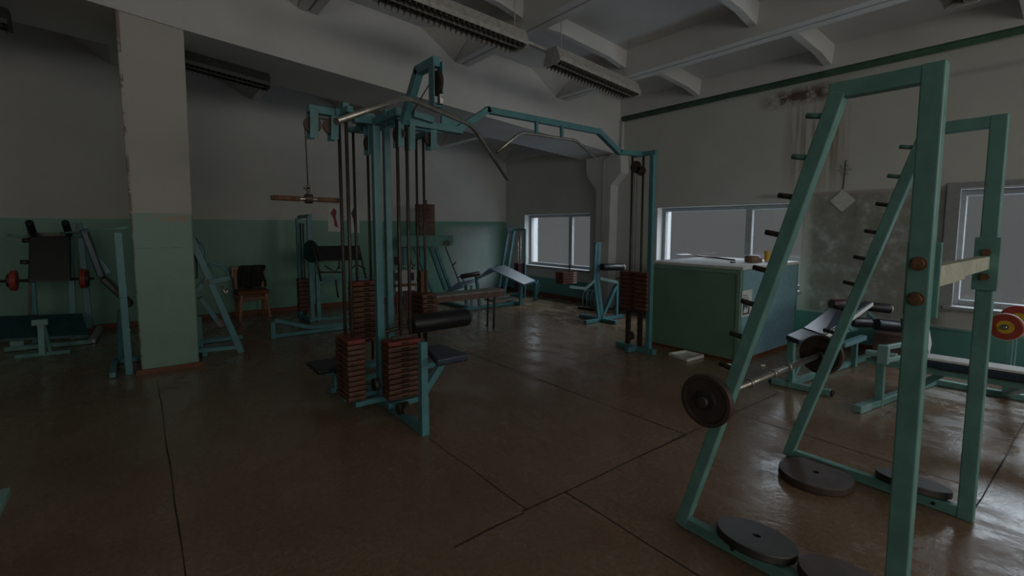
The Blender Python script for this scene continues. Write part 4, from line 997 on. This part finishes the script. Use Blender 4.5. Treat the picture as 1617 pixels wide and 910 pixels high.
# teal stool corner at the bottom left
ts = thing('side_table', 'teal table corner cut by the left edge of the photo, bottom left', 'table', (-.75, 2.4, 0))
p = Z(17,769,.50); 
MB().box(p.x-.5, p.x, p.y-.35, p.y, .47, .50).build('table_top', 'pale_teal', ts, .004)
for dx, dy in ((-.07,-.06), (-.45,-.06), (-.07,-.30), (-.45,-.30)): MB().bar((p.x+dx,p.y+dy,0), (p.x+dx,p.y+dy,.47), .045).build('leg', TB, ts, .003)
MB().prism([(p.x-.05,p.y-.02,.47),(p.x-.05,p.y-.33,.47),(p.x-.09,p.y-.33,.40),(p.x-.09,p.y-.02,.40)], (-.3,0,0)).build('apron', TB, ts, .003)
# small ceiling fitting + torn lamp end at the top right
p = Z(1150,113,zc(5.9)); tag(MB().lathe((p.x,p.y,zc(p.x)+.0), (0,0,-1), [(.001,0),(.045,0),(.05,.02),(.03,.035),(.001,.035)], 16).build('ceiling_rose', 'lamp_black', org=(p.x,p.y,zc(p.x))), 'small dark ceiling fitting between the concrete ribs', 'fitting')
# ------------------------------------------------------------------ light
w = bpy.data.worlds.new('overcast'); SC.world = w; w.use_nodes = True
bg = w.node_tree.nodes['Background']; bg.inputs[0].default_value = (.96, .98, 1, 1); bg.inputs[1].default_value = 1.22
def area(name, loc, rot, sx, sy, power, col=(1,1,1)):
    l = bpy.data.lights.new(name, 'AREA'); l.shape = 'RECTANGLE'; l.size = sx; l.size_y = sy; l.energy = power; l.color = col
    o = bpy.data.objects.new(name, l); COL.objects.link(o); o.location = loc; o.rotation_euler = rot; return o
LP = dict(front=680, sky=(2500, 2500, 2200, 1800))
for (a, b) in fw: area('front_fill', ((a+b)/2, YF-.35, 2.25), (radians(90), 0, 0), b-a, 1.7, LP['front']*(b-a)/2.5/1, (1, .95, .86))  # unseen area lamps added behind the camera to brighten the room
for (y0, y1, z0, z1), e in zip(wins, LP['sky']):
    o = area('skylight', (XR+2.4, (y0+y1)/2, 3.25), (0, 0, 0), 2.6, 2.4, e, (.80, .90, 1))
    d_ = V((XR, (y0+y1)/2, (z0+z1)/2))-V(o.location); o.rotation_euler = d_.to_track_quat('-Z', 'Y').to_euler()
for (y0, y1, z0, z1), e in zip(wins, (480, 520, 1000, 1100)):
    o = area('upward_fill', (XR+1.7, (y0+y1)/2, -.5), (0, 0, 0), 2.4, 2.4, e, (.66, .80, 1))  # bluish up-lights added out of view below the sills to brighten the ceiling
    d_ = V((XR-.1, (y0+y1)/2, (z0+z1)/2))-V(o.location); o.rotation_euler = d_.to_track_quat('-Z', 'Y').to_euler()
# ------------------------------------------------------------------ camera
cam = bpy.data.cameras.new('camera'); co = bpy.data.objects.new('camera', cam); COL.objects.link(co); SC.camera = co
cam.sensor_fit = 'HORIZONTAL'; cam.sensor_width = 36; cam.lens = 36*FPX/1617
cam.shift_x = 0; cam.shift_y = -(455-CY)/1617
R3 = Matrix((CR, CU, -CF)).transposed(); co.matrix_world = Matrix.Translation(C0) @ R3.to_4x4()
cam.clip_start = .05
for o in list(COL.objects):
    if '_o' in o: del o['_o']
SC.view_settings.view_transform = 'Standard'; SC.view_settings.look = 'None'; SC.view_settings.gamma = 1; SC.view_settings.use_curve_mapping = False
SC.view_settings.exposure = -3.55
SC.cycles.max_bounces = 8; SC.cycles.diffuse_bounces = 5; SC.cycles.use_denoising = True
